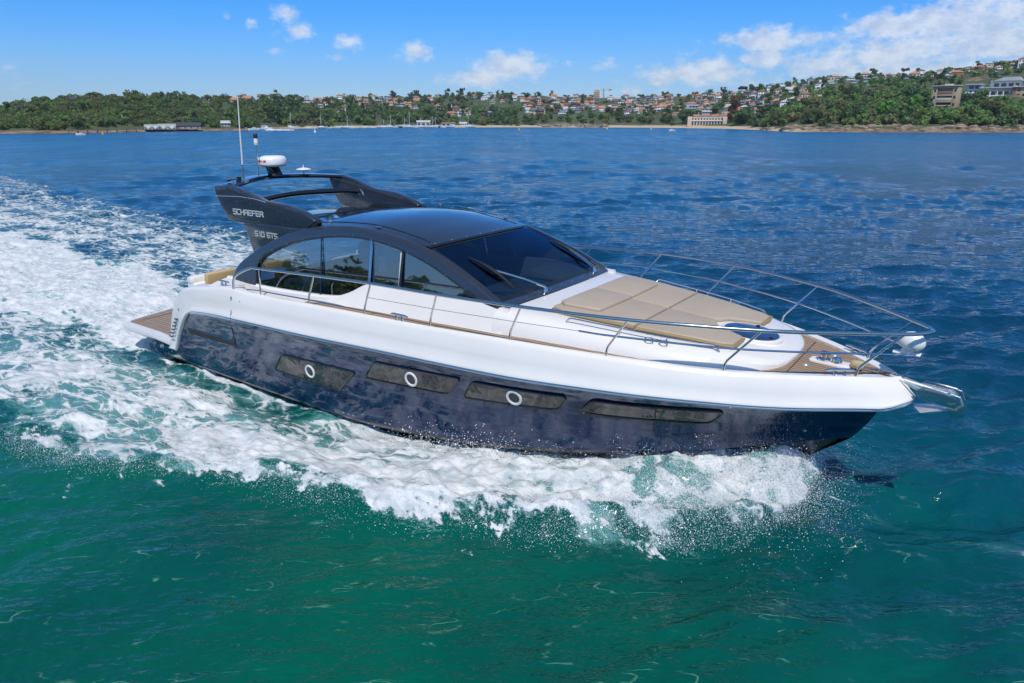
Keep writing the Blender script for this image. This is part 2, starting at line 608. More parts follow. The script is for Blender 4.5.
# ---- white gunwale: one moulding round both sides, with the stern quarters
XS_W = np.unique(np.concatenate([np.linspace(2.05, 3.6, 40), np.linspace(3.6, 12, 50), 15.36 - np.linspace(0, 1, 40) ** 1.5 * 3.36]))


def gunwale_row(x, s):
    k = np.clip((x - 12) / 3.36, 0, 1)
    tip = k ** 6
    xl = x + .17 * tip                       # the lower edge reaches a little further forward at the bow
    b, zt, zb = float(B(x)), float(ZT(x)), float(ZB(min(xl, 15.55)))
    zb = min(zb, zt - .004)
    h = zt - zb
    lip = float(np.interp(x, [2.05, 4.6, 5.1, 10, 14.5, 15.1, 15.36], [.36, .36, .085, .085, .15, .20, .0]))
    yi = max(b - lip, 0)
    out = float(np.interp(x, [2.05, 3, 5, 15.2, 15.31, 15.345, 15.36], [.03, .06, .115, .115, .09, .05, .0]))
    bn = float(BN(min(xl, 15.22)))
    X = lambda f: x + (xl - x) * f
    P = [(x, yi, zt - min(.07, h * .5)), (x, yi, zt), (x, max(b - .03, 0), zt + min(.012, h * .2)), (x, b, zt - min(.008, h * .2)), (X(.2), b + out * .22, zt - h * .10),
         (X(.6), b + out * .72, zt - h * .52), (X(1), b + out - .012, zt - h * .84), (X(1), b + out + .012, zb + h * .10), (X(1), b + out + .014, zb + h * .03), (X(1), b + out - .02, zb - .012), (X(1), max(bn, b - .1) - .01 if x < 15 else b, zb - .020 if x > 3.3 else zb), (X(.8), max(bn - .14, 0), zb + h * .02)]
    return [(px, s * py, pz) for px, py, pz in P]


mb = MB()
for s in (-1, 1):
    mb.loft([gunwale_row(x, s) for x in XS_W])
gun = mb.build("gunwale", M['white'], yacht, angle=42)
# rub rail under the white
mb = MB()
for s in (-1, 1):
    pts = []
    for x in np.linspace(3.35, 15.3, 90):
        k = np.clip((x - 12) / 3.36, 0, 1) ** 6
        b = float(B(x))
        pts.append((x + .15 * k, s * (b + .085), float(ZB(min(x + .15 * k, 15.5))) - .022))
    pts.append((15.50, 0, float(ZB(15.5)) - .022))
    rr = np.full(len(pts), .026)
    mb.tube(pts, rr, 8)
mb.build("rub_rail", M['rub'], yacht)
# louvred vents, door seam and small fittings of the near quarter, mirrored to the far side
for s in (-1, 1):
    mb = MB()
    for k in range(6):
        t = k / 5
        x0, z0 = 2.27 + .30 * t, .80 + .42 * t
        mb.prism([(x0, s * 2.128, z0), (x0 + .14, s * 2.138, z0 + .01), (x0 + .15, s * 2.138, z0 + .036), (x0 + .01, s * 2.128, z0 + .026)], (0, s * .012, 0))
    mb.build("vent_grille", M['black'], yacht)
    mb = MB()
    mb.prism([(4.795, s * 2.13, 2.15), (4.807, s * 2.13, 2.15), (4.807, s * 2.262, 1.64), (4.795, s * 2.262, 1.64)], (0, s * .006, 0))
    mb.build("door_seam", M['black'], yacht)
    for c_, d_ in (((4.79, s * 2.185, 1.99), (.035, .03, .09)), ((5.06, s * 2.185, 1.97), (.05, .03, .05)), ((2.78, s * 2.12, 1.45), (.03, .03, .07))):
        mb = MB()
        mb.box(c_, d_, .008)
        mb.build("latch", M['steel'], yacht)

# fold-down terrace in the navy side: dark slot, sill and seams (starboard, port the same)
for s in (-1, 1):
    def hp(x, z, o):
        p = hull_pt(x, z, o)
        return (p[0], s * -p[1], p[2])
    mb = MB()
    tp = [hp(x, 1.085 + .01 * (x - 2.9), .006) for x in np.linspace(2.92, 4.56, 16)]
    bt = [hp(x, z, .006) for x, z in zip(np.linspace(2.96, 4.60, 16), np.linspace(.96, 1.0, 16))]
    mb.loft([tp, bt])
    mb.build("terrace_slot", M['black'], yacht)
    mb = MB()
    mb.tube([hp(x, 1.09 + .01 * (x - 2.9), .008) for x in np.linspace(3.1, 4.56, 16)], .005, 6)
    mb.build("terrace_trim", M['steel'], yacht)
    mb = MB()
    mb.box(hp(4.585, 1.57, .01), (.04, .02, .07), .006)
    mb.build("terrace_hinge", M['steel'], yacht)
    mb = MB()
    mb.tube([hp(x, z, .0) for x, z in [(4.58, 1.6), (4.575, 1.4), (4.58, 1.2), (4.6, 1.0)]], .009, 6)
    mb.build("terrace_seam", M['black'], yacht)
    stud("through_hull_fitting", (1.71, s * 2.03, .46), .05, .04, M['steel'], yacht, 12, sx_mat(s))
    for (x, z) in [(7.44, .36), (7.56, .365), (7.68, .37), (8.42, .42), (8.52, .43), (4.88, .47), (14.42, 1.3), (10.4, .9)]:
        stud("through_hull_fitting", hp(x, z, .004), .022, .015, M['steel'], yacht, 8, sx_mat(s))


# ---- hull windows
def rounded_poly(c, r, n=5):
    out = []
    c = [np.array(p, float) for p in c]
    for i, p in enumerate(c):
        a, b = c[i - 1] - p, c[(i + 1) % len(c)] - p
        la, lb = np.linalg.norm(a), np.linalg.norm(b)
        rr = min(r, la * .45, lb * .45)
        p0, p1 = p + a / la * rr, p + b / lb * rr
        for k in range(n + 1):
            t = k / n
            out.append((1 - t) ** 2 * p0 + 2 * t * (1 - t) * p + t * t * p1)
    return out


HW = [([(6.02, 1.15), (7.92, 1.22), (7.42, .77), (5.70, .78)], (6.76, .985)),
      ([(8.39, 1.50), (10.10, 1.575), (9.83, 1.27), (8.14, 1.18)], (9.16, 1.375)),
      ([(10.30, 1.57), (11.73, 1.60), (11.57, 1.37), (10.10, 1.28)], (10.96, 1.455)),
      ([(12.04, 1.60), (13.60, 1.595), (13.42, 1.39), (11.85, 1.375)], None)]
for s in (-1, 1):
    for c, ph in HW:
        def hs(x, z, o):
            p = hull_pt(x, z, o)
            return (p[0], s * -p[1], p[2])
        ring = rounded_poly(c, .09)
        dn = []
        for a_, b_ in zip(ring, ring[1:] + ring[:1]):
            m_ = max(1, int(np.linalg.norm(b_ - a_) / .07))
            dn += [a_ + (b_ - a_) * k / m_ for k in range(m_)]
        ring = dn
        cx = np.mean([p[0] for p in ring]), np.mean([p[1] for p in ring])
        mb = MB()
        # pane: rings shrinking towards the middle, so that it follows the hull's curve
        rg = []
        for k in np.linspace(1, 0.02, 7):
            rg.append([hs(cx[0] + (p[0] - cx[0]) * k, cx[1] + (p[1] - cx[1]) * k, .012) for p in ring])
        mb.loft(rg, close_v=True)
        win = mb.build("hull_window", M['pane'], yacht, angle=60)
        mb = MB()
        mb.tube([hs(p[0], p[1], .008) for p in ring], .018, 6, closed=True)
        mb.build("frame", M['gloss_black'], win)
        if ph:
            mb = MB()
            q = hs(ph[0], ph[1], .016)
            t1 = Vector(hs(ph[0] + .12, ph[1], 0)) - Vector(hs(ph[0] - .12, ph[1], 0))
            t2 = Vector(hs(ph[0], ph[1] + .08, 0)) - Vector(hs(ph[0], ph[1] - .08, 0))
            nv = t1.cross(t2)
            nv = nv if nv.y * s > 0 else -nv
            RX = nv.to_track_quat('Z', 'X').to_matrix().to_4x4()
            mb.lathe([(.082, .0), (.086, .014), (.10, .020), (.118, .016), (.122, .0)], q, 28, M=RX)
            pr = mb.build("porthole_ring", M['plastic'], win)
            mb = MB()
            mb.lathe([(0, .006), (.082, .006), (.082, .0), (0, .0)], q, 24, M=RX)
            mb.build("porthole_glass", M['gloss_black'], win)
        else:
            mb = MB()
            mb.tube([hs(12.83, 1.578, .014), hs(12.81, 1.50, .014), hs(12.80, 1.415, .014)], .008, 6)
            mb.build("pane_joint", M['black'], win)

# ---- swim platform
mb = MB()
pl = [(1.3, 1.99), (.25, 1.99), (.0, 1.985), (-.05, 1.93), (-.13, 1.7), (-.22, 1.2), (-.34, .6), (-.38, 0)]
outl = pl + [(x, -y) for x, y in pl[::-1][1:]]
outl = [(2.36, 2.06), (2.0, 2.04)] + outl + [(2.0, -2.04), (2.36, -2.06)]
n = len(outl)
lay = [(1.0, .665), (1.006, .60), (1.004, .55), (.985, .50), (.93, .43)]
rg = []
for k, z in lay:
    rg.append([(1.0 + (x - 1.0) * k if x < 2 else x, y * k, z) for x, y in outl])
mb.loft(rg, close_v=True, cap=True)
mb.build("swim_platform", M['white'], yacht, bevel=0.0, angle=32)
mb = MB()
mb.prism([(1.0 + (x - 1.0) * .95, y * .93, .667) if x < 2.2 else (2.3, y * .93, .667) for x, y in outl], (0, 0, .012))
pt = mb.build("platform_teak", M['teak2'], yacht)
mb = MB()
mb.box((.55, -.78, .681), (.9, .016, .006))
mb.box((1.0, -1.0, .681), (.016, .5, .006))
mb.box((.15, -.95, .681), (.016, 1.4, .006))
mb.build("teak_joint", M['black'], pt)

# ---- cockpit
mb = MB()
mb.box((3.6, 0, 1.25), (3.3, 3.6, .06), .01)
mb.build("cockpit_sole", M['teak'], yacht)
mb = MB()
mb.box((1.92, 0, 1.2), (.36, 2.6, 1.06), .05)
mb.box((1.86, 0, 1.76), (.26, 2.62, .20), .07)
mb.build("transom", M['white'], yacht)
mb = MB()
mb.box((2.52, 0, 1.55), (.75, 2.3, .16), .05)
bs = mb.build("cockpit_seat", M['seat'], yacht)
mb = MB()
for y in (-.72, 0.02, .76):
    mb.box((2.12, y, 1.76), (.16, .72, .34), .05, rot=Matrix.Rotation(R(8), 4, 'Y'))
mb.build("backrest", M['seat'], bs)
mb = MB()
mb.prism(rounded_poly([(2.65, -.75), (3.5, -.75), (3.5, .45), (2.65, .45)], .15, 6) and [(x, y, 1.83) for x, y in rounded_poly([(2.65, -.75), (3.5, -.75), (3.5, .45), (2.65, .45)], .15, 6)], (0, 0, .035))
mb.tube([(3.1, -.15, 1.28), (3.1, -.15, 1.83)], .05, 10)
mb.build("cockpit_table", M['mahog'], yacht)

# ---- deck
mb = MB()
xs = np.unique(np.concatenate([np.linspace(6.6, 12, 50), 15.25 - np.linspace(0, 1, 30) ** 1.4 * 3.25]))
mb.loft([[(x, f * max(float(B(x)) - .06, 0.0), float(ZT(x)) - .028) for f in np.linspace(-1, 1, 9)] for x in xs])
deck = mb.build("deck", M['teak'], yacht)

# ---- cabin sides and forward trunk (white)
COAM = curve1([3.95, 4.29, 4.98, 6.13, 7.10, 7.35, 7.86, 8.5, 9.33, 9.83, 10.5], [2.22, 2.215, 2.18, 2.21, 2.28, 2.36, 2.57, 2.59, 2.61, 2.61, 2.575])


def side_y(z):
    return 1.70 - .24 * (z - 2.15)


mb = MB()
for s in (-1, 1):
    rr = []
    for x in np.linspace(3.95, 10.6, 90):
        zt = float(COAM(x))
        yt = side_y(zt)
        zd = float(ZT(max(x, 4.9))) - .06
        wb = float(np.interp(x, [4, 6, 7.5, 10, 10.6], [.40, .37, .18, .17, .16]))
        rr.append([(x, s * (yt + wb + .1 * (zt - zd)), zd), (x, s * (yt + .02 + wb * .55), zd + (zt - zd) * .45), (x, s * (yt + .02), zt - .03), (x, s * yt, zt), (x, s * (yt - .07), zt - .004), (x, s * (yt - .09), zd)])
    mb.loft(rr, cap=True)
mb.build("cabin_side", M['white'], yacht, angle=40)
WL = curve1([10.3, 11.2, 12.11, 12.82, 13.51, 13.85, 14.02, 14.11, 14.14], [1.79, 1.70, 1.56, 1.42, 1.16, .93, .70, .42, .0])
TT = curve1([10.3, 11.15, 12.3, 13.5, 13.8, 14.0, 14.14], [2.565, 2.52, 2.44, 2.335, 2.29, 2.235, 2.17])
mb = MB()
rr = []
for x in np.unique(np.concatenate([np.linspace(10.42, 13.4, 36), 14.14 - np.linspace(0, 1, 22) ** 1.7 * .74])):
    w, zt, zd = float(WL(x)), float(TT(x)), float(ZT(x)) - .05
    e = min(1, (14.16 - x) / .5)
    prof = [(w, zd), (w - .015 * e, zd + (zt - zd) * .25), (w - .06 * e, zt - (zt - zd) * .32), (w - .10 * e, zt - .055), (w - .15 * e, zt - .018), (w * .82 - .06 * e, zt), (w * .45, zt + .012), (0, zt + .018)]
    full = [(x, -max(y, 0), z) for y, z in prof] + [(x, max(y, 0), z) for y, z in prof[::-1][1:]]
    rr.append(full)
mb.loft(rr, cap=True)
mb.build("foredeck_trunk", M['white'], yacht, angle=48)

# ---- sun pad on the trunk
def pad(name, outline, z0s, th, mat, parent, bev=.026):
    mb = MB()
    lo = [(x, y, float(TT(x)) + .012 + z0s) for x, y in outline]
    mb.prism(lo, (0, 0, th))
    return mb.build(name, mat, parent, bevel=bev, seg=3, angle=50)


sp_root = None
for s in (-1, 1):
    o = pad("sunpad_cushion", [(11.06, s * .016), (11.06, s * 1.16), (11.24, s * 1.21), (12.29, s * 1.08), (12.29, s * .012)], 0, .072, M['pad'], yacht)
    p2 = pad("sunpad_cushion", [(12.31, s * .012), (12.31, s * 1.10), (13.40, s * .86), (13.52, s * .76), (13.52, s * .40), (13.14, s * .24), (13.0, s * .012)], 0, .062, M['pad'], yacht)
    hr = pad("headrest", [(11.08, s * .015), (11.08, s * .98), (11.18, s * 1.06), (11.70, s * .96), (11.72, s * .015)], .045, .075, M['pad'], yacht, .035)
    for q, pts in ((o, [(11.06, 1.165), (11.24, 1.215), (12.29, 1.085)]), (p2, [(12.31, 1.105), (13.40, .865), (13.53, .765), (13.53, .40)])):
        mb = MB()
        mb.tube([(x, s * y, float(TT(x)) + .035) for x, y in crom([(a, b, 0) for a, b in pts], 6)[:, :2]], .022, 6)
        mb.build("piping", M['piping'], q)
# low grab rails beside the pad
for s in (-1, 1):
    mb = MB()
    pts = [(11.45, s * 1.43, float(TT(11.45)) + .0), (11.5, s * 1.43, float(TT(11.5)) + .055)] + [(x, s * (float(WL(x)) - .23), float(TT(x)) + .06) for x in np.linspace(11.6, 13.35, 12)] + [(13.42, s * (float(WL(13.42)) - .2), float(TT(13.42)) - .01)]
    mb.tube(crom(pts, 3), .013, 8)
    for x in (12.2, 12.8):
        mb.tube([(x, s * (float(WL(x)) - .23), float(TT(x)) + .06), (x, s * (float(WL(x)) - .2), float(TT(x)) - .03)], .009, 6)
    mb.build("grab_rail", M['steel'], yacht)
# small chrome cup holder loops beside the pad
for x in (12.62, 12.80):
    mb = MB()
    c = np.array((x, -float(WL(x)) + .135, float(TT(x)) + .035))
    mb.tube([c + np.array((.055 * math.cos(a), .04 * math.sin(a), .0)) for a in np.linspace(0, 2 * math.pi, 14, endpoint=False)], .007, 6, closed=True)
    mb.tube([c + np.array((.05, 0, 0)), c + np.array((.05, 0, -.05))], .006, 5)
    mb.tube([c - np.array((.05, 0, 0)), c - np.array((.05, 0, .05))], .006, 5)
    mb.build("cup_holder", M['steel'], yacht)
# deck hatch
zt = float(TT(13.55))
HM = Matrix.Translation((13.51, -.02, zt + .014)) @ Matrix.Rotation(R(5.5), 4, 'Y') @ Matrix.Diagonal((1.12, 1.0, 1, 1))
mb = MB()
mb.lathe([(.375, -.03), (.37, .02), (.35, .032), (.325, .03), (.32, .0)], (0, 0, 0), 36, M=HM)
ht = mb.build("deck_hatch", M['white'], yacht)
mb = MB()
mb.lathe([(0, .038), (.28, .037), (.325, .030), (.325, .01), (0, .01)], (0, 0, 0), 36, M=HM)
mb.build("hatch_lens", M['hatch_glass'], ht)
for a in (200, 340, 90):
    mb = MB()
    q = HM @ Vector((.27 * math.cos(R(a)), .27 * math.sin(R(a)), .04))
    mb.box(q[:], (.05, .035, .02), .006)
    mb.build("hatch_handle", M['black'], ht)

# ---- arch, roof, glass
OUT = crom([(4.08, 0, 2.19), (4.25, 0, 2.46), (4.83, 0, 2.81), (5.44, 0, 3.07), (5.97, 0, 3.22), (6.74, 0, 3.34), (7.47, 0, 3.37), (8.39, 0, 3.28), (9.04, 0, 3.14), (9.67, 0, 2.92), (10.18, 0, 2.71), (10.45, 0, 2.585)], 10)
INN = crom([(4.86, 0, 2.16), (4.88, 0, 2.55), (5.33, 0, 2.83), (6.0, 0, 3.05), (6.54, 0, 3.17), (7.15, 0, 3.235), (7.75, 0, 3.24), (8.41, 0, 3.16), (9.06, 0, 3.00), (9.70, 0, 2.76), (10.1, 0, 2.62), (10.40, 0, 2.560)], 10)


def resample(P, n):
    s = np.concatenate([[0], np.cumsum(np.linalg.norm(np.diff(P, axis=0), axis=1))])
    u = np.linspace(0, s[-1], n)
    return np.stack([np.interp(u, s, P[:, k]) for k in range(3)], 1)


NA = 90
OUT, INN = resample(OUT, NA), resample(INN, NA)
for s in (-1, 1):
    rr = []
    for o, i in zip(OUT, INN):
        mid = i + (o - i) * .55
        far = i + (o - i) * .88
        top = o + (o - i) * .05
        roofz = o[2] + .055
        hi_ = float(np.interp(o[0], [4, 5, 6.2, 10, 10.5], [.0, .3, 1, 1, .5]))
        rr.append([(i[0], s * (side_y(i[2]) - .10), i[2] - .0), (i[0], s * (side_y(i[2]) + .012), i[2]), (mid[0], s * (side_y(mid[2]) + .022), mid[2]),
                   *[(far[0] + (top[0] - far[0]) * math.sin(a_), s * (side_y(far[2]) + .014 - (.115 + side_y(far[2]) - side_y(o[2])) * (1 - math.cos(a_))), far[2] + (o[2] + .052 * hi_ - far[2]) * math.sin(a_)) for a_ in np.linspace(0, math.pi / 2, 8)], (top[0], s * (side_y(o[2]) - .13), o[2] - .03), (i[0], s * (side_y(i[2]) - .10), i[2])])
    mb = MB()
    mb.loft(rr, cap=True)
    ar = mb.build("cabin_arch", M['grey'], yacht, angle=60)
    # stainless screw heads along the arch
    for k in range(8, NA - 6, 6):
        p = INN[k] + (OUT[k] - INN[k]) * .22
        stud("screw_head", (p[0], s * (side_y(p[2]) + .018), p[2]), .014, .008, M['steel'], ar, 8, sx_mat(s))

oz = curve1(OUT[:, 0] + np.arange(NA) * 1e-6, OUT[:, 2])
ROOFZ = curve1([4.75, 5.4, 6.0, 6.74, 7.47, 8.39, 8.9], [3.27, 3.30, 3.32, 3.385, 3.415, 3.33, 3.235])
mb = MB()
rr = []
for x in np.linspace(4.75, 8.86, 40):
    ze = float(ROOFZ(x))
    ye = side_y(ze) - .10
    crown = float(np.interp(x, [4.75, 6.5, 8, 8.86], [.10, .13, .09, .045]))
    row = [(x + .02 * 0, -ye, ze - .05)]
    for f in np.linspace(-1, 1, 17):
        bow = .14 * (1 - f * f) * np.clip((x - 7.5) / 1.36, 0, 1)
        row.append((x + bow, ye * f, ze + crown * (1 - abs(f) ** 2.4)))
    row.append((x, ye, ze - .05))
    rr.append(row)
mb.loft(rr)
mb.loft([[(p[0], p[1], p[2] - .06) for p in r[1:-1]] for r in rr])
roof = mb.build("hardtop_roof", M['roof'], yacht, angle=50)
mb = MB()
mb.tube([(p[0], p[1], p[2] + .003) for p in rr[10][2:-2]], .008, 6)
for f in (2, 16):
    mb.tube([(r[f][0], r[f][1], r[f][2] + .002) for r in rr[10:-1]], .007, 6)
mb.build("sunroof_seam", M['black'], roof)
mb = MB()
mb.loft([[(p[0] + dx_, p[1], p[2] + dz_) for p in rr[-1][1:-1]] for dx_, dz_ in ((-.03, .006), (.03, .004), (.06, -.02))])
mb.build("roof_trim", M['gloss_black'], roof)
for k in (2, 4, 6, 8, 10, 12, 14, 16):
    p = rr[-1][k]
    stud("screw_head", (p[0], p[1], p[2] + .008), .016, .012, M['steel'], roof)
for (x, y) in [(7.75, -1.24), (5.55, -1.22), (8.5, 1.24), (7.2, 1.24), (5.35, -1.0)]:
    z = float(ROOFZ(x)) + .03
    mb = MB()
    mb.box((x, y, z), (.10, .035, .03), .01)
    mb.build("roof_fitting", M['steel'], roof)

# windscreen
WSB = []
for f in np.linspace(-1, 1, 17):
    tp = np.array((8.90 + .14 * (1 - f * f), 1.315 * f, 3.215 + .045 * (1 - f * f)))
    bt = np.array((10.37 + .06 * (1 - f * f), 1.50 * f, 2.605 + .01 * (1 - f * f)))
    WSB.append((tp, bt))


def ws_pt(f, g, out=0.0):
    """f -1..1 across, g 0 top .. 1 bottom."""
    tp = np.array((8.90 + .14 * (1 - f * f), 1.315 * f, 3.215 + .045 * (1 - f * f)))
    bt = np.array((10.37 + .06 * (1 - f * f), 1.50 * f, 2.605 + .01 * (1 - f * f)))
    p = tp + (bt - tp) * g
    k = math.sin(math.pi * g) * .045 + out
    return (p[0] + .38 * k, p[1], p[2] + .92 * k)


mb = MB()
mb.loft([[ws_pt(f, g) for g in np.linspace(0, 1, 12)] for f in np.linspace(-1, 1, 25)])
ws = mb.build("windscreen", M['wind_glass'], yacht, angle=60)
mb = MB()
for g0, g1 in ((-.01, .035), (.95, 1.0)):
    mb.loft([[ws_pt(f, g, .004) for g in (g0, g1)] for f in np.linspace(-1, 1, 25)])
for f0, f1 in ((-1.0, -.965), (.965, 1.0)):
    mb.loft([[ws_pt(f, g, .005) for f in (f0, f1)] for g in np.linspace(0, 1, 14)])
mb.build("windscreen_frame", M['gloss_black'], ws)
mb = MB()
mb.loft([[(10.36 + .06 * (1 - f * f), 1.50 * f, 2.612 + .01 * (1 - f * f)), (10.44 + .08 * (1 - f * f), 1.50 * f, 2.598), (10.50 + .08 * (1 - f * f), 1.49 * f, 2.584), (10.52 + .08 * (1 - f * f), 1.49 * f, 2.54)] for f in np.linspace(-1, 1, 25)])
cowl = mb.build("windscreen_cowl", M['grey'], yacht)
for f in np.linspace(-.85, .85, 9):
    stud("screw_head", (10.42 + .07 * (1 - f * f), 1.50 * f, 2.606), .014, .01, M['steel'], cowl)
# wipers: black blades on twin steel arms
def ws_at(x, y, out):
    g = np.clip((x - 8.95) / 1.42, 0, 1)
    f = y / (1.315 + (1.50 - 1.315) * g)
    return np.array(ws_pt(f, float(g), out))


for base, tip, b0, b1 in (((10.50, -.50, 2.61), (9.80, -1.0), (9.40, -1.03), (10.20, -.97)), ((10.42, 1.16, 2.61), (9.86, 1.22), (9.50, 1.17), (10.22, 1.27))):
    base = np.array(base)
    tp = ws_at(*tip, .05)
    dv = tp - base
    sd_ = np.cross(dv, (0, 0, 1))
    sd_ = sd_ / np.linalg.norm(sd_) * .028
    mb = MB()
    for k in (-1, 1):
        mb.tube([base + sd_ * k + (0, 0, .06), base * .6 + tp * .4 + sd_ * k + (0, 0, .05), tp + sd_ * k * .7], .012, 6)
    mb.lathe([(0, 0), (.045, 0), (.04, .06), (.025, .085), (0, .09)], (base[0], base[1], 2.585), 12)
    wp = mb.build("wiper", M['steel'], yacht)
    mb = MB()
    mb.tube([ws_at(b0[0] + (b1[0] - b0[0]) * g, b0[1] + (b1[1] - b0[1]) * g, .022 + .03 * math.sin(math.pi * g)) for g in np.linspace(0, 1, 8)], [.010, .016, .022, .03, .03, .022, .016, .010], 6)
    mb.build("wiper_blade", M['black'], wp)

# side glass, four panes a side
inz = curve1(INN[6:, 0] + np.arange(NA - 6) * 1e-5, INN[6:, 2])


def pane(s, ta, tb, ba, bb, inset=.02):
    rr = []
    for f in np.linspace(0, 1, 14):
        xt, xb = ta + (tb - ta) * f, ba + (bb - ba) * f
        zt, zb = float(inz(xt)) + .012, float(COAM(xb)) - .004
        col = []
        for g in np.linspace(0, 1, 6):
            x, z = xb + (xt - xb) * g, zb + (zt - zb) * g
            col.append((x, s * (side_y(z) - inset - max(0, zt - z) * .045), z))
        rr.append(col)
    return rr


PANES = [(4.90, 6.53, 4.88, 6.65), (6.56, 7.75, 6.68, 7.79), (7.79, 8.46, 7.83, 8.47), (8.49, 10.22, 8.50, 10.28)]
for s in (-1, 1):
    for k, (ta, tb, ba, bb) in enumerate(PANES):
        mb = MB()
        mb.loft(pane(s, ta, tb, ba, bb))
        pn = mb.build("side_window", M['side_glass'], yacht, angle=60)
        if k == 2:
            mb = MB()
            e = pane(s, ta, tb, ba, bb, .012)
            c = [e[0][-1], e[-1][-1], e[-1][0], e[0][0]]
            mb.loft([[(p[0], p[1], p[2] - .0) for p in [e[i][5] for i in range(14)]], [(p[0], p[1], p[2] - .06) for p in [e[i][5] for i in range(14)]]])
            mb.loft([[(p[0], p[1], p[2]) for p in e[-1]], [(p[0] - .045, p[1], p[2]) for p in e[-1]]])
            mb.build("window_frame", M['white'], pn)
    for (xt, xb, w, mt) in ((6.545, 6.665, .012, 'gloss_black'), (7.77, 7.81, .022, 'steel'), (8.475, 8.485, .020, 'gloss_black')):
        zt, zb = float(inz(xt)) + .02, float(COAM(xb)) - .01
        mb = MB()
        mb.tube([(xb + (xt - xb) * g, s * (side_y(zb + (zt - zb) * g) - .006), zb + (zt - zb) * g) for g in np.linspace(0, 1, 5)], w, 6)
        mb.build("window_mullion", M[mt], yacht)

# ---- what shows through the glass
mb = MB()
mb.box((7.3, 0, 1.42), (5.0, 3.1, .05))
mb.box((4.95, 0, 1.9), (.08, 2.6, .9))
mb.build("saloon_floor", M['dark_in'], yacht)
mb = MB()
mb.prism([(9.1, -1.3, 2.30), (9.35, -1.3, 2.52), (10.3, -1.3, 2.53), (10.3, -1.3, 2.0), (9.3, -1.3, 1.6), (9.1, -1.3, 1.6)], (0, 2.6, 0))
mb.build("dashboard", M['dash'], yacht, bevel=.04)
mb = MB()
mb.prism([(9.55, .35, 2.54), (9.62, .35, 2.68), (10.2, .35, 2.60), (10.25, .35, 2.54)], (0, .95, 0))
mb.build("chart_console", M['cream'], yacht, bevel=.02)
mb = MB()
mb.tube([(9.0 + .10 * math.sin(a), -.62 + .19 * math.cos(a), 2.28 + .17 * math.sin(a)) for a in np.linspace(0, 2 * math.pi, 20, endpoint=False)], .018, 6, closed=True)
mb.tube([(9.0, -.8, 2.28), (9.0, -.44, 2.28)], .012, 6)
mb.tube([(9.0, -.62, 2.28), (9.2, -.62, 2.22)], .03, 8)
mb.build("steering_wheel", M['black'], yacht)
for (x, y) in ((8.35, -.65), (8.35, .6)):
    mb = MB()
    mb.box((x, y, 1.95), (.55, .95, .22), .07)
    mb.box((x, y, 1.65), (.4, .7, .45), .03)
    hs_ = mb.build("helm_seat", M['cream'], yacht)
    mb = MB()
    mb.box((x - .28, y, 2.30), (.16, .95, .62), .07, rot=Matrix.Rotation(R(-8), 4, 'Y'))
    mb.build("backrest", M['cream'], hs_)
mb = MB()
mb.box((6.4, 1.1, 1.75), (2.2, .65, .5), .08)
mb.box((6.4, 1.36, 2.30), (2.4, .18, .75), .07)
mb.build("saloon_sofa", M['seat'], yacht)
mb = MB()
mb.box((5.75, -1.05, 1.85), (1.1, .6, .8), .05)
mb.build("galley_cabinet", M['cream'], yacht)

# ---- wings of the radar arch, with their supports and lettering
WO = [(3.55, 3.86), (3.57, 3.73), (3.70, 3.48), (3.87, 3.27), (4.05, 3.245), (4.38, 3.23), (5.2, 3.225), (5.99, 3.235), (6.14, 3.30), (6.32, 3.42), (6.28, 3.46), (5.98, 3.565), (5.64, 3.645), (5.0, 3.685), (4.70, 3.755), (4.38, 3.85), (4.15, 3.895), (3.95, 3.91), (3.70, 3.905), (3.58, 3.89)]


def wy(x):
    return 1.475 - .035 * (x - 3.55)


GL = {'S': [[(1, 1), (0, 1), (0, .5), (1, .5), (1, 0), (0, 0)]], 'C': [[(1, 1), (0, 1), (0, 0), (1, 0)]], 'H': [[(0, 0), (0, 1)], [(0, .5), (1, .5)], [(1, 0), (1, 1)]],
      'A': [[(0, 0), (0, 1), (1, 1), (1, 0)], [(0, .45), (1, .45)]], 'E': [[(1, 1), (0, 1), (0, 0), (1, 0)], [(0, .5), (.85, .5)]], 'F': [[(1, 1), (0, 1), (0, 0)], [(0, .5), (.85, .5)]],
      'R': [[(0, 0), (0, 1), (1, 1), (1, .5), (0, .5)], [(.55, .5), (1, 0)]], '5': [[(1, 1), (0, 1), (0, .5), (1, .5), (1, 0), (0, 0)]], '1': [[(.5, 0), (.5, 1)]],
      '0': [[(0, 0), (0, 1), (1, 1), (1, 0), (0, 0)]], 'G': [[(1, 1), (0, 1), (0, 0), (1, 0), (1, .5), (.5, .5)]], 'T': [[(0, 1), (1, 1)], [(.5, 1), (.5, 0)]], ' ': [],
      'Y': [[(0, 1), (.5, .5), (1, 1)], [(.5, .5), (.5, 0)]], 'M': [[(0, 0), (0, 1), (.5, .4), (1, 1), (1, 0)]], 'I': [[(.5, 0), (.5, 1)]], 'N': [[(0, 0), (0, 1), (1, 0), (1, 1)]]}


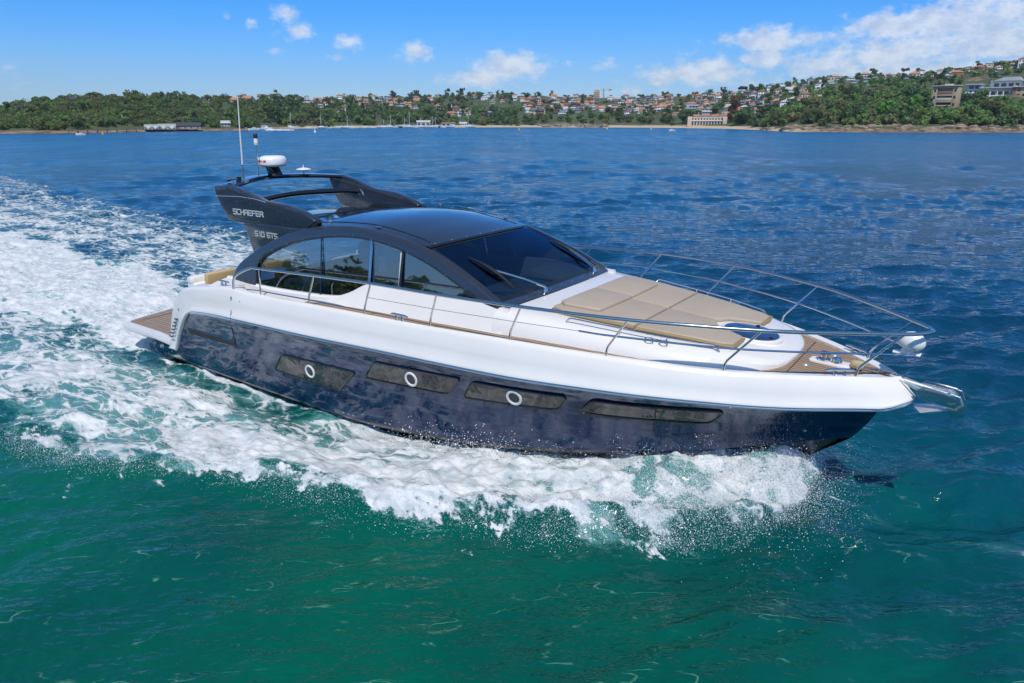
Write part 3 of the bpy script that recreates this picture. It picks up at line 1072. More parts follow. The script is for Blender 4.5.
def lettering(mb, text, org, ux, uz, w, h, gap, stroke, nrm, depth=.006):
    """Square stroke letters as thin solid bars. org: lower left, ux/uz unit vectors, nrm: outward."""
    ux, uz, nrm, org = (np.array(a, float) for a in (ux, uz, nrm, org))
    x = 0.0
    for ch in text:
        for pl in GL[ch]:
            for a, b in zip(pl[:-1], pl[1:]):
                a2, b2 = np.array((x + a[0] * w, a[1] * h)), np.array((x + b[0] * w, b[1] * h))
                d_ = (b2 - a2) / np.linalg.norm(b2 - a2)
                q = np.array((-d_[1], d_[0])) * stroke / 2
                e = d_ * stroke / 2
                cs = [a2 - e - q, b2 + e - q, b2 + e + q, a2 - e + q]
                mb.prism([org + ux * c[0] + uz * c[1] for c in cs], nrm * depth)
        x += (w + gap if ch != '1' else w * .75 + gap) if ch != ' ' else w * .8
    return x


for s in (-1, 1):
    mb = MB()
    mb.prism([(x, s * wy(x), z) for x, z in WO], (0, -s * .15, 0))
    wing = mb.build("arch_wing", M['grey'], yacht, bevel=.022, seg=3, angle=40)
    mb = MB()
    mb.tube([(x, s * (wy(x) + .002), z) for x, z in [(3.57, 3.70), (4.3, 3.73), (4.75, 3.71), (5.05, 3.67)]], .006, 6)
    mb.build("wing_seam", M['rub'], wing)
    mb = MB()
    pl = [(3.78, 3.60), (3.93, 3.38), (4.25, 3.325), (5.45, 3.30), (5.62, 3.40), (5.35, 3.53), (4.6, 3.60), (4.2, 3.62)]
    mb.tube([(x, s * (wy(x) - .001), z) for x, z in [tuple(p) for p in rounded_poly(pl, .06, 4)]], .005, 5, closed=True)
    mb.build("access_panel", M['black'], wing)
    for x, z in pl + [(4.9, 3.56), (4.8, 3.315)]:
        stud("screw_head", (x, s * (wy(x) + .001), z), .011, .008, M['steel'], wing, 7, sx_mat(s))
    mb = MB()
    mb.prism([(6.05, s * (wy(6) + .004), 3.235), (6.15, s * (wy(6.1) + .004), 3.285), (6.33, s * (wy(6.3) + .004), 3.42), (6.40, s * (wy(6.3) + .004), 3.40), (6.36, s * (wy(6.3) + .004), 3.33), (6.22, s * (wy(6.2) + .004), 3.245)], (0, -s * .10, 0))
    mb.build("wing_gasket", M['black'], wing)
    mb = MB()
    ux = (1, -.035 * s, 0) if s < 0 else (-1, .035, 0)
    org = (4.07, s * (wy(4.07) + .002), 3.40) if s < 0 else (4.95, s * (wy(4.95) + .002), 3.40)
    lettering(mb, "SCHAEFER", org, ux, (0, 0, 1), .086, .088, .026, .017, (0, s, 0))
    mb.build("lettering", M['letter'], wing)
    # support panel below the wing
    mb = MB()
    sup = [(4.30, 3.26), (4.36, 3.10), (4.48, 2.80), (4.56, 2.60), (4.9, 2.83), (5.44, 3.05), (5.97, 3.2), (6.6, 3.32), (6.5, 3.36), (6.2, 3.30), (5.9, 3.27)]
    mb.prism([(x, s * 1.435, z) for x, z in sup], (0, -s * .14, 0))
    spn = mb.build("wing_support", M['grey'], yacht, bevel=.012, seg=2)
    mb = MB()
    org = (4.65, s * 1.438, 3.03) if s < 0 else (5.25, s * 1.438, 3.03)
    lettering(mb, "510 GTS", org, (1 if s < 0 else -1, 0, 0), (0, 0, 1), .080, .088, .026, .017, (0, s, 0))
    mb.build("lettering", M['letter'], spn)
    mb = MB()
    mb.lathe([(0, 0), (.03, 0), (.04, .03), (.03, .06), (0, .07)], (6.75, s * 1.395, 3.43), 10)
    mb.lathe([(.0, 0), (.02, 0), (.02, .04), (0, .04)], (6.75, s * 1.395, 3.49), 8)
    mb.build("side_light", M['steel'], yacht)

# aft beam that joins the wings, and the dark cross bar below it
path = crom([(3.98, -1.43, 3.86), (3.83, -1.34, 3.895), (3.60, -.9, 3.93), (3.30, -.4, 3.95), (3.20, 0, 3.955), (3.30, .4, 3.95), (3.60, .9, 3.93), (3.83, 1.34, 3.895), (3.98, 1.43, 3.86)], 8)
rr = []
for p in path:
    wd = .17 + .05 * (abs(p[1]) / 1.43) ** 3
    rr.append([(p[0] - wd, p[1], p[2] - .012), (p[0] - wd * .8, p[1], p[2] + .026), (p[0], p[1], p[2] + .036), (p[0] + wd * .8, p[1], p[2] + .024), (p[0] + wd, p[1], p[2] - .012), (p[0] + wd * .9, p[1], p[2] - .05), (p[0] - wd * .9, p[1], p[2] - .05)])
mb = MB()
mb.loft(rr, close_v=True, cap=True)
mb.build("radar_beam", M['roof'], yacht, angle=40)
mb = MB()
mb.tube(crom([(4.55, -1.36, 3.60), (4.35, -1.0, 3.63), (4.16, 0, 3.655), (4.35, 1.0, 3.63), (4.55, 1.36, 3.60)], 8), .055, 10)
mb.build("cross_bar", M['gloss_black'], yacht)
for s in (-1, 1):
    for k in range(2):
        mb = MB()
        mb.tube([(4.45 + .10 * k, s * 1.30, 3.66), (4.50 + .10 * k, s * 1.27, 3.64), (4.56 + .12 * k, s * 1.28, 3.52)], .014, 6)
        mb.build("handle", M['steel'], yacht)
    for k in range(7):
        stud("screw_head", (4.10 + .07 * (k % 3), s * 1.305, 3.60 + .055 * (k // 3)), .014, .012, M['steel'], yacht, 7, sx_mat(-s))

# radar dome, aerials, lights
mb = MB()
mb.lathe([(0, 0), (.25, 0), (.285, .02), (.295, .05), (.288, .14), (.265, .185), (.22, .205), (0, .215)], (3.40, .0, 4.165), 36)
rd = mb.build("radar_dome", M['plastic'], yacht, angle=50)
mb = MB()
mb.prism([(3.44, -.10, 3.98), (3.60, -.10, 3.98), (3.46, -.10, 4.17), (3.26, -.10, 4.17)], (0, .20, 0))
mb.prism([(3.28, -.05, 3.98), (3.36, -.05, 3.98), (3.30, -.05, 4.17), (3.22, -.05, 4.17)], (0, .1, 0))
mb.build("radar_bracket", M['gloss_black'], rd, bevel=.008)
mb = MB()
bd = np.array((.60, -.80, 0))
for i, ch in enumerate("RAYMARINE"):
    a = R(-96 + (i - 4) * 8.2)
    c = np.array((3.40 + .290 * math.cos(a), .290 * math.sin(a), 4.255))
    n_ = np.array((math.cos(a), math.sin(a), 0))
    lettering(mb, ch, c - .014 * np.array((-n_[1], n_[0], 0)), (-n_[1], n_[0], 0), (0, 0, 1), .028, .036, 0, .009, n_, .004)
mb.build("lettering", M['red'], rd)
mb = MB()
mb.tube([(3.56, -.82, 3.95), (3.565, -.82, 4.10)], .022, 10)
mb.tube([(3.565, -.82, 4.10), (3.585, -.82, 4.30)], .014, 8)
an = mb.build("whip_aerial", M['steel'], yacht)
mb = MB()
P = np.array([(3.58, -.82, 4.25), (3.62, -.82, 4.8), (3.655, -.82, 5.2), (3.69, -.82, 5.57)])
mb.tube(crom(P, 4), np.linspace(.017, .009, 13), 8)
mb.build("aerial_whip", M['plastic'], an)
mb = MB()
mb.tube([(3.40, -.36, 3.97), (3.44, -.36, 4.62)], .012, 8)
ml = mb.build("masthead_light", M['steel'], yacht)
mb = MB()
mb.lathe([(0, 0), (.036, 0), (.045, .03), (.045, .08), (.034, .11), (.038, .13), (0, .13)], (3.44, -.36, 4.60), 14)
mb.build("lamp_lens", M['plastic'], ml)
mb = MB()
mb.lathe([(.02, .13), (.042, .14), (.042, .20), (.03, .22), (.0, .23)], (3.44, -.36, 4.60), 14)
mb.build("lamp_cap", M['black'], ml)
mb = MB()
mb.tube([(3.55, .66, 3.93), (3.55, .66, 4.05)], .014, 8)
mb.lathe([(0, 0), (.10, .0), (.155, .02), (.15, .035), (.07, .055), (0, .06)], (3.55, .66, 4.04), 20)
mb.lathe([(0, 0), (.012, 0), (.008, .07), (0, .07)], (3.55, .66, 4.09), 8)
mb.build("satellite_aerial", M['plastic'], yacht)
mb = MB()
mb.tube([(3.80, -1.22, 3.92), (3.80, -1.22, 4.0)], .02, 8)
mb.tube([(3.68, -1.24, 4.0), (3.80, -1.22, 4.01), (3.90, -1.20, 4.01)], [.05, .028, .02], 10)
mb.build("horn", M['steel'], yacht)
for x, y, r_ in ((3.62, -1.0, .03), (3.58, -.92, .035)):
    mb = MB()
    mb.tube([(x, y, 3.93), (x, y, 4.02)], r_, 8)
    mb.build("aerial_base", M['black'], yacht)

# ---- guard rails
TOPR = [(4.80, 2.12, 2.18), (4.86, 2.13, 2.36), (5.02, 2.13, 2.48), (5.42, 2.13, 2.63), (5.62, 2.13, 2.645), (7.1, 2.14, 2.715), (8.45, 2.15, 2.765), (9.79, 2.18, 2.795), (11.2, 2.15, 2.83), (12.59, 1.91, 2.83), (14.0, 1.33, 2.80), (14.8, .78, 2.77), (15.34, .33, 2.74), (15.53, .14, 2.735)]
SB = [(5.55, 5.64), (6.87, 7.12), (8.19, 8.45), (9.53, 9.79), (10.89, 11.2), (12.22, 12.59), (13.57, 14.0), (14.9, 15.34)]
cs = crom([p for p in TOPR], 8)
full = [(x, -y, z) for x, y, z in cs] + [(15.575, -.05, 2.735), (15.59, 0, 2.735), (15.575, .05, 2.735)] + [(x, y, z) for x, y, z in cs[::-1]]
mb = MB()
mb.tube(full, .0235, 10)
rail = mb.build("guard_rail", M['steel'], yacht)
ty = curve1([p[0] for p in TOPR], [p[1] for p in TOPR])
tz = curve1([p[0] for p in TOPR], [p[2] for p in TOPR])
mid = {}
for s in (-1, 1):
    for k, (xb, xt) in enumerate(SB):
        yb, zb = float(B(xb)) - .06, float(ZT(xb)) - .01
        yt, zt = float(ty(xt)), float(tz(xt))
        a = np.array((xb, s * yb, zb))
        kink = np.array((xb + .02, s * (yb + .005), zb + .13))
        tp = np.array((xt, s * yt, zt))
        pts = [a, kink - (.0, 0, .02), kink + (tp - kink) * .06] + [kink + (tp - kink) * g for g in np.linspace(.2, 1, 5)]
        mb = MB()
        mb.tube(pts, .0155, 8)
        mb.lathe([(0, 0), (.035, 0), (.03, .012), (0, .012)], a[:], 12)
        mb.build("stanchion", M['steel'], rail)
        mid[(s, k)] = kink + (tp - kink) * .42
    thin = [mid[(s, k)] for k in range(2, 5)]
    mb = MB()
    mb.tube(thin + [mid[(s, 4)] * .35 + mid[(s, 5)] * .65], .0042, 6)
    mb.build("lifeline", M['steel'], rail)
    mb = MB()
    a = mid[(s, 4)] * .35 + mid[(s, 5)] * .65
    pts = crom([a, mid[(s, 5)], mid[(s, 6)], mid[(s, 7)], (15.46, s * .05, 2.43)], 6)
    mb.tube(pts, .0135, 8)
    mb.build("mid_rail", M['steel'], rail)

# ---- bow fittings
mb = MB()
mb.box((15.36, 0, 2.425), (.30, .13, .018), .008)
mb.lathe([(0, 0), (.07, 0), (.075, .02), (.05, .05), (0, .05)], (15.36, 0, 2.432), 16)
mb.build("searchlight_base", M['plastic'], yacht)
mb = MB()
mb.lathe([(0, 0), (.07, .0), (.125, .04), (.14, .11), (.125, .18), (.08, .23), (.03, .255), (0, .26)], (15.38, 0, 2.475), 24, M=Matrix.Rotation(R(8), 4, 'Y') @ Matrix.Diagonal((1.08, .82, .86, 1)))
mb.build("searchlight", M['plastic'], yacht, angle=60)


def cleat(x, y, z, ang=0):
    mb = MB()
    Mx = Matrix.Translation((x, y, z)) @ Matrix.Rotation(R(ang), 4, 'Z')
    for dx_ in (-.06, .06):
        q = Mx @ Vector((dx_, 0, 0))
        mb.lathe([(0, 0), (.026, 0), (.018, .03), (.018, .08), (0, .08)], q[:], 10)
    mb.tube([(Mx @ Vector(p))[:] for p in [(-.17, 0, .085), (-.12, 0, .092), (0, 0, .092), (.12, 0, .092), (.17, 0, .085)]], [.012, .018, .02, .018, .012], 8)
    mb.build("mooring_cleat", M['steel'], yacht)


for s in (-1, 1):
    cleat(14.74, s * .50, float(ZT(14.74)) - .012, -s * 33)
    cleat(8.92, s * 2.06, float(ZT(8.92)))
    cleat(4.35, s * 2.02, float(ZT(4.35)))
zd = 2.14
mb = MB()
mb.prism([(x, y, zd - .03) for x, y in rounded_poly([(14.28, -.10), (14.78, -.16), (14.80, .06), (14.30, .10)], .06, 4)], (0, 0, .045))
wl = mb.build("windlass", M['plastic'], yacht, bevel=.008)
mb = MB()
mb.lathe([(0, 0), (.075, 0), (.08, .03), (.05, .055), (.055, .09), (.075, .10), (.05, .12), (0, .125)], (14.46, -.02, zd + .01), 20)
mb.lathe([(0, 0), (.06, 0), (.062, .05), (.045, .08), (0, .085)], (14.62, -.04, zd + .01), 16)
mb.build("windlass_drum", M['steel'], wl)
mb = MB()
mb.box((14.86, -.06, zd + .045), (.16, .12, .10), .035)
mb.build("brown_leather_cover", M['seat'], wl)
mb = MB()
ch = [(14.9, -.02, zd + .012), (15.1, -.01, zd + .012), (15.25, 0, zd + .0), (15.4, 0, zd - .03)]
for p in resample(crom(ch, 6), 22):
    i = len(mb.v) // 48
    rot = Matrix.Rotation(R(90 * (i % 2)), 4, 'X')
    mb.tube([(Vector(p) + rot @ Vector((.022 * math.cos(a), .013 * math.sin(a), 0)))[:] for a in np.linspace(0, 2 * math.pi, 8, endpoint=False)], .006, 6, closed=True)
mb.build("anchor_chain", M['steel'], yacht)
mb = MB()
mb.box((14.18, 0, zd - .0), (.012, 1.5, .004))
mb.build("deck_joint", M['black'], deck)
for (x, y) in ((14.30, -.28), (14.52, .32), (14.05, .55), (14.85, .16), (14.95, -.22)):
    stud("deck_filler", (x, y, float(ZT(x)) - .03), .035, .012, M['rub'], yacht, 12)
# bow roller with a plough anchor, wrapped in a clear guard
mb = MB()
mb.tube([(15.22, 0, 2.11), (15.45, 0, 2.065), (15.75, 0, 2.02), (15.93, 0, 2.0)], [.02, .028, .028, .022], 8)
for y in (-.085, .085):
    mb.prism([(15.33, y, 2.10), (15.55, y, 2.05), (15.90, y, 2.02), (15.96, y, 1.985), (15.93, y, 1.945), (15.65, y, 1.965), (15.50, y, 2.02)], (0, .01, 0))
mb.lathe([(0, -.08), (.05, -.08), (.035, 0), (.05, .08), (0, .08)], (15.86, 0, 1.99), 14, M=Matrix.Rotation(R(90), 4, 'X'))
br = mb.build("bow_roller", M['satin'], yacht, bevel=.003)
mb = MB()
mb.tube([(15.35, 0, 2.04), (15.7, 0, 2.035), (15.98, 0, 1.99), (16.02, 0, 1.90), (15.93, 0, 1.80)], [.012, .014, .016, .018, .014], 8)
mb.add([(16.0, 0, 1.83), (15.62, .17, 1.765), (15.50, 0, 1.80), (15.62, -.17, 1.765), (15.75, 0, 1.73), (15.80, .10, 1.82), (15.80, -.10, 1.82)],
       [(0, 5, 1), (5, 2, 1), (2, 1, 4), (0, 1, 4), (0, 3, 6), (6, 3, 2), (2, 4, 3), (0, 4, 3), (0, 6, 5), (6, 2, 5)])
mb.build("plough_anchor", M['satin'], yacht, bevel=.004)
mb = MB()
gp = [(15.52, 2.00), (15.6, 2.085), (15.98, 2.065), (16.07, 1.98), (16.05, 1.78), (15.92, 1.76), (15.86, 1.88), (15.58, 1.92)]
for y in (-.115, .111):
    mb.prism([(x, y, z) for x, z in gp], (0, .004, 0))
mb.build("clear_guard", M['clear'], yacht)
# ================================================================== the water: one sheet to the horizon, finer near the yacht
WSEED = np.random.default_rng(5)


def noise_tile(n, beta, seed, lo=1.0, hi=1e9):
    """Periodic noise field (n x n), zero mean, unit deviation, power-law spectrum."""
    g = np.random.default_rng(seed).standard_normal((n, n))
    fx = np.fft.fftfreq(n) * n
    k = np.hypot(fx[:, None], fx[None, :])
    k[0, 0] = 1
    sp = k ** (-beta / 2)
    sp[(k < lo) | (k > hi)] = 0
    t = np.real(np.fft.ifft2(np.fft.fft2(g) * sp))
    return ((t - t.mean()) / t.std()).astype(np.float32)


def sample(tile, x, y, size):
    n = tile.shape[0]
    u = (x / size) % 1.0 * n
    v = (y / size) % 1.0 * n
    i, j = np.floor(u).astype(int), np.floor(v).astype(int)
    a, b = u - i, v - j
    a, b = a * a * (3 - 2 * a), b * b * (3 - 2 * b)
    i, j = i % n, j % n
    i1, j1 = (i + 1) % n, (j + 1) % n
    return (tile[i, j] * (1 - a) + tile[i1, j] * a) * (1 - b) + (tile[i, j1] * (1 - a) + tile[i1, j1] * a) * b


T_SOFT = noise_tile(256, 3.0, 1, 2)
T_MID = noise_tile(512, 2.2, 2, 4)
T_FOAM = noise_tile(512, 2.4, 3, 3, 26)


def sst(x, a, b):
    t = np.clip((x - a) / (b - a), 0, 1)
    return t * t * (3 - 2 * t)


CP, SP_ = math.cos(R(PSI)), math.sin(R(PSI))


def to_boat(x, y):
    dx_, dy_ = x - YPOS[0], y - YPOS[1]
    return dx_ * CP + dy_ * SP_, -dx_ * SP_ + dy_ * CP


def to_world(X, Y):
    return X * CP - Y * SP_ + YPOS[0], X * SP_ + Y * CP + YPOS[1]


# wake layout in the yacht's frame: half widths along the length
W_OUT = curve1([-60, -30, -12, -6, -3, 1.4, 3, 4.5, 6, 7.3, 8.6, 9.5, 10.2, 10.9, 11.4, 12.1, 12.7, 13.3, 13.75, 14.2, 14.5, 14.66], [15, 10, 8.2, 6.9, 6.2, 5.5, 5.7, 5.8, 5.4, 4.6, 4.2, 4.12, 3.9, 3.65, 3.35, 3.1, 2.62, 2.35, 2.1, 1.6, .95, .1])
W_INN = curve1([-60, -12, -2, 0, 2.2, 3.9, 5.9, 7.5, 8.7, 9.5, 10.5, 12.2, 13.3, 14.4, 14.66], [9, 5.0, 3.1, 2.55, 2.45, 2.6, 2.6, 2.40, 2.15, 1.98, 1.85, 1.5, 1.0, .35, .0])
W_HULL = curve1([-1, 1.2, 5, 9, 10.7, 12.2, 13.3, 14.2, 14.66], [1.85, 1.88, 1.95, 1.95, 1.8, 1.42, .98, .42, .0])
HC = curve1([-2, 1.2, 6, 7.5, 8.7, 9.75, 10.7, 12.2, 13.3, 14.1, 14.45, 14.66], [-.10, -.12, -.10, -.05, .0, .08, .20, .42, .56, .62, .48, .25])


def wake(x, y):
    """Foam density (0..1+), aeration and height added by the yacht at world points."""
    X, Y = to_boat(x, y)
    n1 = sample(T_SOFT, X * .55, Y, 9.0)
    n2 = sample(T_MID, X * .7, Y, 6.0)
    A = np.abs(Y + .0)
    wob = .28 * n1 + .12 * n2
    F = np.zeros_like(X)
    H = np.zeros_like(X)
    near = (X < 14.66)
    wo, wi, wh, hc = W_OUT(X), W_INN(X), W_HULL(X), HC(X)
    stb = Y < 0
    wo = np.where(stb, wo, wo * (1.0 + .16 * sst(-X, 0, 12)))
    k = np.clip((14.7 - X) / 1.2, 0.15, 1.25)
    outer = sst(wo + wob * k - A, -.10, .42)
    inner = sst(A - wi - wob * .6 * k, -.35, .25)
    inner = np.where(X > 9.4, 1.0, inner)
    band = outer * inner
    dens_b = np.where(stb, .95 - .36 * sst(-X, -11.5, -3), .74 - .25 * sst(-X, -4, 16))
    # the band thins towards its trailing outer side
    thin = sst(A - wi, 1.2, 3.4) * sst(7.0 - X, 0, 5)
    F = band * (dens_b - .30 * thin * (.6 + .5 * n1) + .10 * n1 + .05 * n2)
    s0 = (A - wh) / np.maximum(wo - wh, .15)
    F = F - band * .42 * sst(s0, .45, .95) * sst(X, 11.8, 13.2)
    rag = sample(T_FOAM, X, Y, 4.5)
    F = F + band * (.30 * rag * sst(X, 11.5, 13.2) - .20 * sst(X, 13.0, 14.3))
    # streaks between hull and band, and in the trough behind
    gap = (1 - inner) * sst(A - wh, -.3, .05) * near
    F = np.maximum(F, gap * (.30 + .16 * n1) * sst(9.4 - X, 0, 1.5))
    F = np.maximum(F, gap * 1.0 * np.exp(-((A - wh) / .09) ** 2) * (X > 1.2) * .75)
    # propeller wash
    ww = 1.95 + .10 * np.clip(-X, 0, 60)
    wash = sst(ww + .5 * n1 - A, -.3, .7) * sst(1.6 - X, 0, 1.2)
    F = np.maximum(F, wash * (1.12 - .25 * sst(-X, 10, 50)))
    tr = sst(.8 - X, 0, 2) * (1 - wash) * (1 - band)
    tr = tr * sst(wo - A, 0, 1)
    F = np.maximum(F, tr * (.58 + .20 * n1))
    # old foam patches beyond the far side
    aer = np.clip(np.maximum(wash * 1.0, band * .55 * sst(X, -14, 4)), 0, 1)
    # heights
    s_ = np.clip((A - wh) / np.maximum(wo - wh, .15), 0, 1.6)
    bowk = sst(X, 7.5, 10) * near
    sheet = hc * np.clip(1 - s_, 0, 1) ** 1.25
    lip = (.16 * bowk + .10 * sst(X, -4, 8) * near) * np.exp(-((s_ - .80) / .17) ** 2) * np.where(X > 14, np.clip((14.66 - X) / .6, 0, 1), 1)
    H = np.where(near & (s_ < 1.5), sheet + lip, 0)
    H += np.where(near, -.10 * np.exp(-((A - 2.35) / .35) ** 2) * sst(9 - X, 0, 3) * sst(X, -1, 2), 0)
    rooster = .28 * np.exp(-((X + 4.5) / 2.6) ** 2 - (Y / 1.6) ** 2) - .18 * np.exp(-((X + .2) / 1.3) ** 2 - (Y / 1.8) ** 2)
    H += rooster
    # diverging wake waves outside the foam
    ph = (A - wo) * 2.6 + X * .35
    H += .07 * np.sin(ph) * np.exp(-((A - wo - .6) / 1.6) ** 2) * sst(12 - X, 0, 4)
    return F, aer, H, X, Y


def make_water():
    # rings: evenly spaced in viewing depression from the flying height, so near water is fine and far water coarse
    vv = np.arange(-365, 219.6, .82)
    ang = R(PITCH) - np.arctan(vv / 696.56)
    r = CAM_H / np.tan(ang[ang > 0.0012])
    r = np.unique(np.concatenate([[.3, 1.0, 1.8, 2.6, 3.3, 3.9, 4.3], r[(r > 4.5) & (r < 3200)], [3600, 4400, 6000, 9000]]))
    ad = np.arange(-43, 43.001, .082)
    side = np.concatenate([43 + np.array([.4, 1, 2, 3.5, 5.5, 8, 11, 15, 20, 26, 33, 41, 50, 60, 72, 85, 98, 111, 124])])
    a = np.concatenate([-side[::-1], ad, side])
    a = a[(a > -170) & (a < 170)]
    a = np.concatenate([a, [180.0]])
    NA_, NR = len(a), len(r)
    aa, rr_ = np.meshgrid(R(1) * a, r)
    x0, y0 = (rr_ * np.sin(aa)).ravel(), (rr_ * np.cos(aa)).ravel()
    dr = np.gradient(r)
    da = np.gradient(np.radians(a))
    spac = np.maximum(np.repeat(dr, NA_) * .6, (rr_ * np.abs(da)[None, :]).ravel())
    z = np.zeros_like(x0)
    hx, hy = np.zeros_like(x0), np.zeros_like(x0)
    nw = 120
    lam = np.geomspace(.28, 40.0, nw) * WSEED.uniform(.92, 1.08, nw)
    th = R(-76) + WSEED.normal(0, 1, nw) * R(25)
    phs = WSEED.uniform(0, 2 * np.pi, nw)
    swell = .75 + .35 * sample(T_SOFT, x0, y0, 75.0)
    for l, t, p in zip(lam, th, phs):
        k = 2 * np.pi / l
        sl = .042 * (1.15 if l < .9 else .95 if l < 2.4 else .8 if l < 4 else .40 if l < 6 else .16)
        am = sl / k
        w = sst(l / spac, 1.5, 3.2)
        if l > 4:
            w = w * sst(np.hypot(x0, y0), 22, 22 + 4 * l)
        idx = w > 0
        ph = k * (x0[idx] * math.cos(t) + y0[idx] * math.sin(t)) + p
        c, s_ = np.cos(ph), np.sin(ph)
        g = am * w[idx] * np.clip(swell[idx], .3, 1.5)
        z[idx] += g * c
        hx[idx] -= g * .8 * s_ * math.cos(t)
        hy[idx] -= g * .8 * s_ * math.sin(t)
    F, aer, H, X, Y = wake(x0, y0)
    calm = 1 - .45 * np.clip(F, 0, 1)
    z = z * calm + H
    Fm = np.clip(F, 0, 1)
    bow_ = sst(X, 8.5, 12.5) * (X < 14.7)
    lump = .026 * sample(T_FOAM, X * .8, Y, 7.0) * sst(.9 / spac, 1.5, 3.5) + .014 * sample(T_FOAM, X * .9 + 9, Y, 3.2) * sst(.45 / spac, 1.5, 3.5)
    z += Fm * lump * (1 + .6 * bow_)
    x1, y1 = x0 + hx * calm, y0 + hy * calm
    # keep the sheet inside the hull below the cockpit and cabin floors
    v = np.stack([x1, y1, z], 1).astype(np.float32)
    me = bpy.data.meshes.new("water")
    ii = np.arange(NR - 1)[:, None] * NA_
    j = np.arange(NA_)
    j1 = (j + 1) % NA_
    q = np.stack([ii + j, ii + j1, ii + NA_ + j1, ii + NA_ + j], -1).reshape(-1, 4)
    q = q[:, ::-1]
    c0 = len(v)
    v = np.vstack([v, [[0, 0, 0]]]).astype(np.float32)
    tri = np.stack([j1, j, np.full(NA_, c0)], 1)[:, ::-1]
    me.vertices.add(len(v))
    me.vertices.foreach_set('co', v.ravel())
    nl = q.size + tri.size
    me.loops.add(nl)
    me.loops.foreach_set('vertex_index', np.concatenate([q.ravel(), tri.ravel()]).astype(np.int32))
    me.polygons.add(len(q) + len(tri))
    st = np.concatenate([np.arange(len(q)) * 4, len(q) * 4 + np.arange(len(tri)) * 3]).astype(np.int32)
    me.polygons.foreach_set('loop_start', st)
    me.polygons.foreach_set('use_smooth', np.ones(len(q) + len(tri), bool))
    me.update(calc_edges=True)
    dist = np.hypot(x0, y0)
    # how far the bottom drops away: pale sandy shallows near, deep channel farther out
    deep = sst(np.log(np.maximum(dist, 1)) + .05 * np.clip(x0, -6, 9) + .10 * sample(T_SOFT, x0, y0, 40.0), math.log(5.4), math.log(34))
    for nm, arr in (("foam", np.append(F, 0)), ("aer", np.append(aer, 0)), ("deep", np.append(deep, 0)), ("far", np.append(sst(np.log(np.maximum(dist, 1)), math.log(25), math.log(260)), 0))):
        at = me.attributes.new(nm, 'FLOAT', 'POINT')
        at.data.foreach_set('value', arr.astype(np.float32))
    o = bpy.data.objects.new("water", me)
    COL.objects.link(o)
    o['kind'] = 'structure'
    m, nt, p = material("sea_water")
    me.materials.append(m)
    co = nt.coord()
    foam, aerate, deep_a = nt.attr("foam"), nt.attr("aer"), nt.attr("deep")
    bc = nt.mapping(co, rot=(0, 0, R(-PSI)))
    # ---- foam pattern
    pw = nt.mapping(bc, scale=(.48, 1, 1))
    warp = nt.vmath('ADD', pw, nt.vmath('MULTIPLY', nt.vmath('SUBTRACT', nt.noise(pw, 1.1, 3, .55, color=True), (.5, .5, .5)), (.9, .9, 0)))
    n1 = nt.noise(warp, 1.15, 9, .62)
    n2 = nt.noise(warp, 5.5, 6, .65)
    ve = nt.voronoi(warp, 2.6, 'DISTANCE_TO_EDGE')
    ve2 = nt.voronoi(warp, 6.5, 'DISTANCE_TO_EDGE')
    lace = nt.math('ADD', nt.math('MULTIPLY', nt.step(ve, .20, .0), .42), nt.math('MULTIPLY', nt.step(ve2, .16, .0), .30))
    val = nt.math('ADD', foam, nt.math('MULTIPLY', nt.math('SUBTRACT', n1, .5), 2.5))
    val = nt.math('ADD', val, nt.math('MULTIPLY', nt.math('SUBTRACT', n2, .5), 1.0))
    val = nt.math('ADD', val, nt.math('SUBTRACT', lace, .20))
    mask = nt.math('MULTIPLY_ADD', nt.step(val, .62, 1.15), .30, nt.math('MULTIPLY', nt.step(val, .43, .70), .70))
    mask = nt.math('MULTIPLY', mask, nt.step(foam, .04, .22))
    thinm = nt.math('MULTIPLY', nt.step(val, .05, .62), nt.step(foam, .04, .3))
    # ---- water body
    mot = nt.noise(co, .16, 4, .55)
    c_near = nt.mix(nt.step(mot, .35, .68), (.0, .106, .064), (.0, .060, .053))
    c_mid = nt.mix(nt.step(mot, .35, .68), (.0, .046, .104), (.0, .032, .082))
    body = nt.mix(deep_a, c_near, c_mid)
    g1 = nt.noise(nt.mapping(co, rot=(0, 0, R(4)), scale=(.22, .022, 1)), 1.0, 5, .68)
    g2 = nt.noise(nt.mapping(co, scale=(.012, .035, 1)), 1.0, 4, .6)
    wind_shade = nt.step(nt.math('ADD', nt.math('MULTIPLY', g1, .65), nt.math('MULTIPLY', g2, .35)), .38, .62)
    body = nt.mix(nt.attr('far'), body, nt.mix(wind_shade, (.0, .086, .195), (.003, .120, .255)))  # light and dark of the wave slopes painted into the far water's colour
    body = nt.mix(nt.math('MULTIPLY', aerate, .85), body, (.16, .42, .40))
    body = nt.mix(nt.math('MULTIPLY', thinm, .62), body, (.20, .38, .38))
    # ---- pale streaks painted in for the white hull and foam mirrored in ripples
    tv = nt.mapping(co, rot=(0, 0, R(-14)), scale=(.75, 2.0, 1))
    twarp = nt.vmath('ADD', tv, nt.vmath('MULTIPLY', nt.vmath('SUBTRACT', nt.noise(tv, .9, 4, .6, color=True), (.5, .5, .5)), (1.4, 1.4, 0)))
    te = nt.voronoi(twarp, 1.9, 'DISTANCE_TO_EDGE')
    hull_reflection = nt.math('MULTIPLY', nt.step(te, .030, .0), nt.step(nt.noise(tv, 1.5, 5, .65), .54, .66))
    hull_reflection = nt.math('MULTIPLY', hull_reflection, nt.step(deep_a, .75, .2))
    body = nt.mix(nt.math('MULTIPLY', hull_reflection, .52), body, (.20, .42, .32))
    foamc = nt.mix(nt.step(n2, .35, .65), (.47, .52, .54), (.72, .74, .74))
    nt.put(p.inputs['Base Color'], nt.mix(mask, body, foamc))
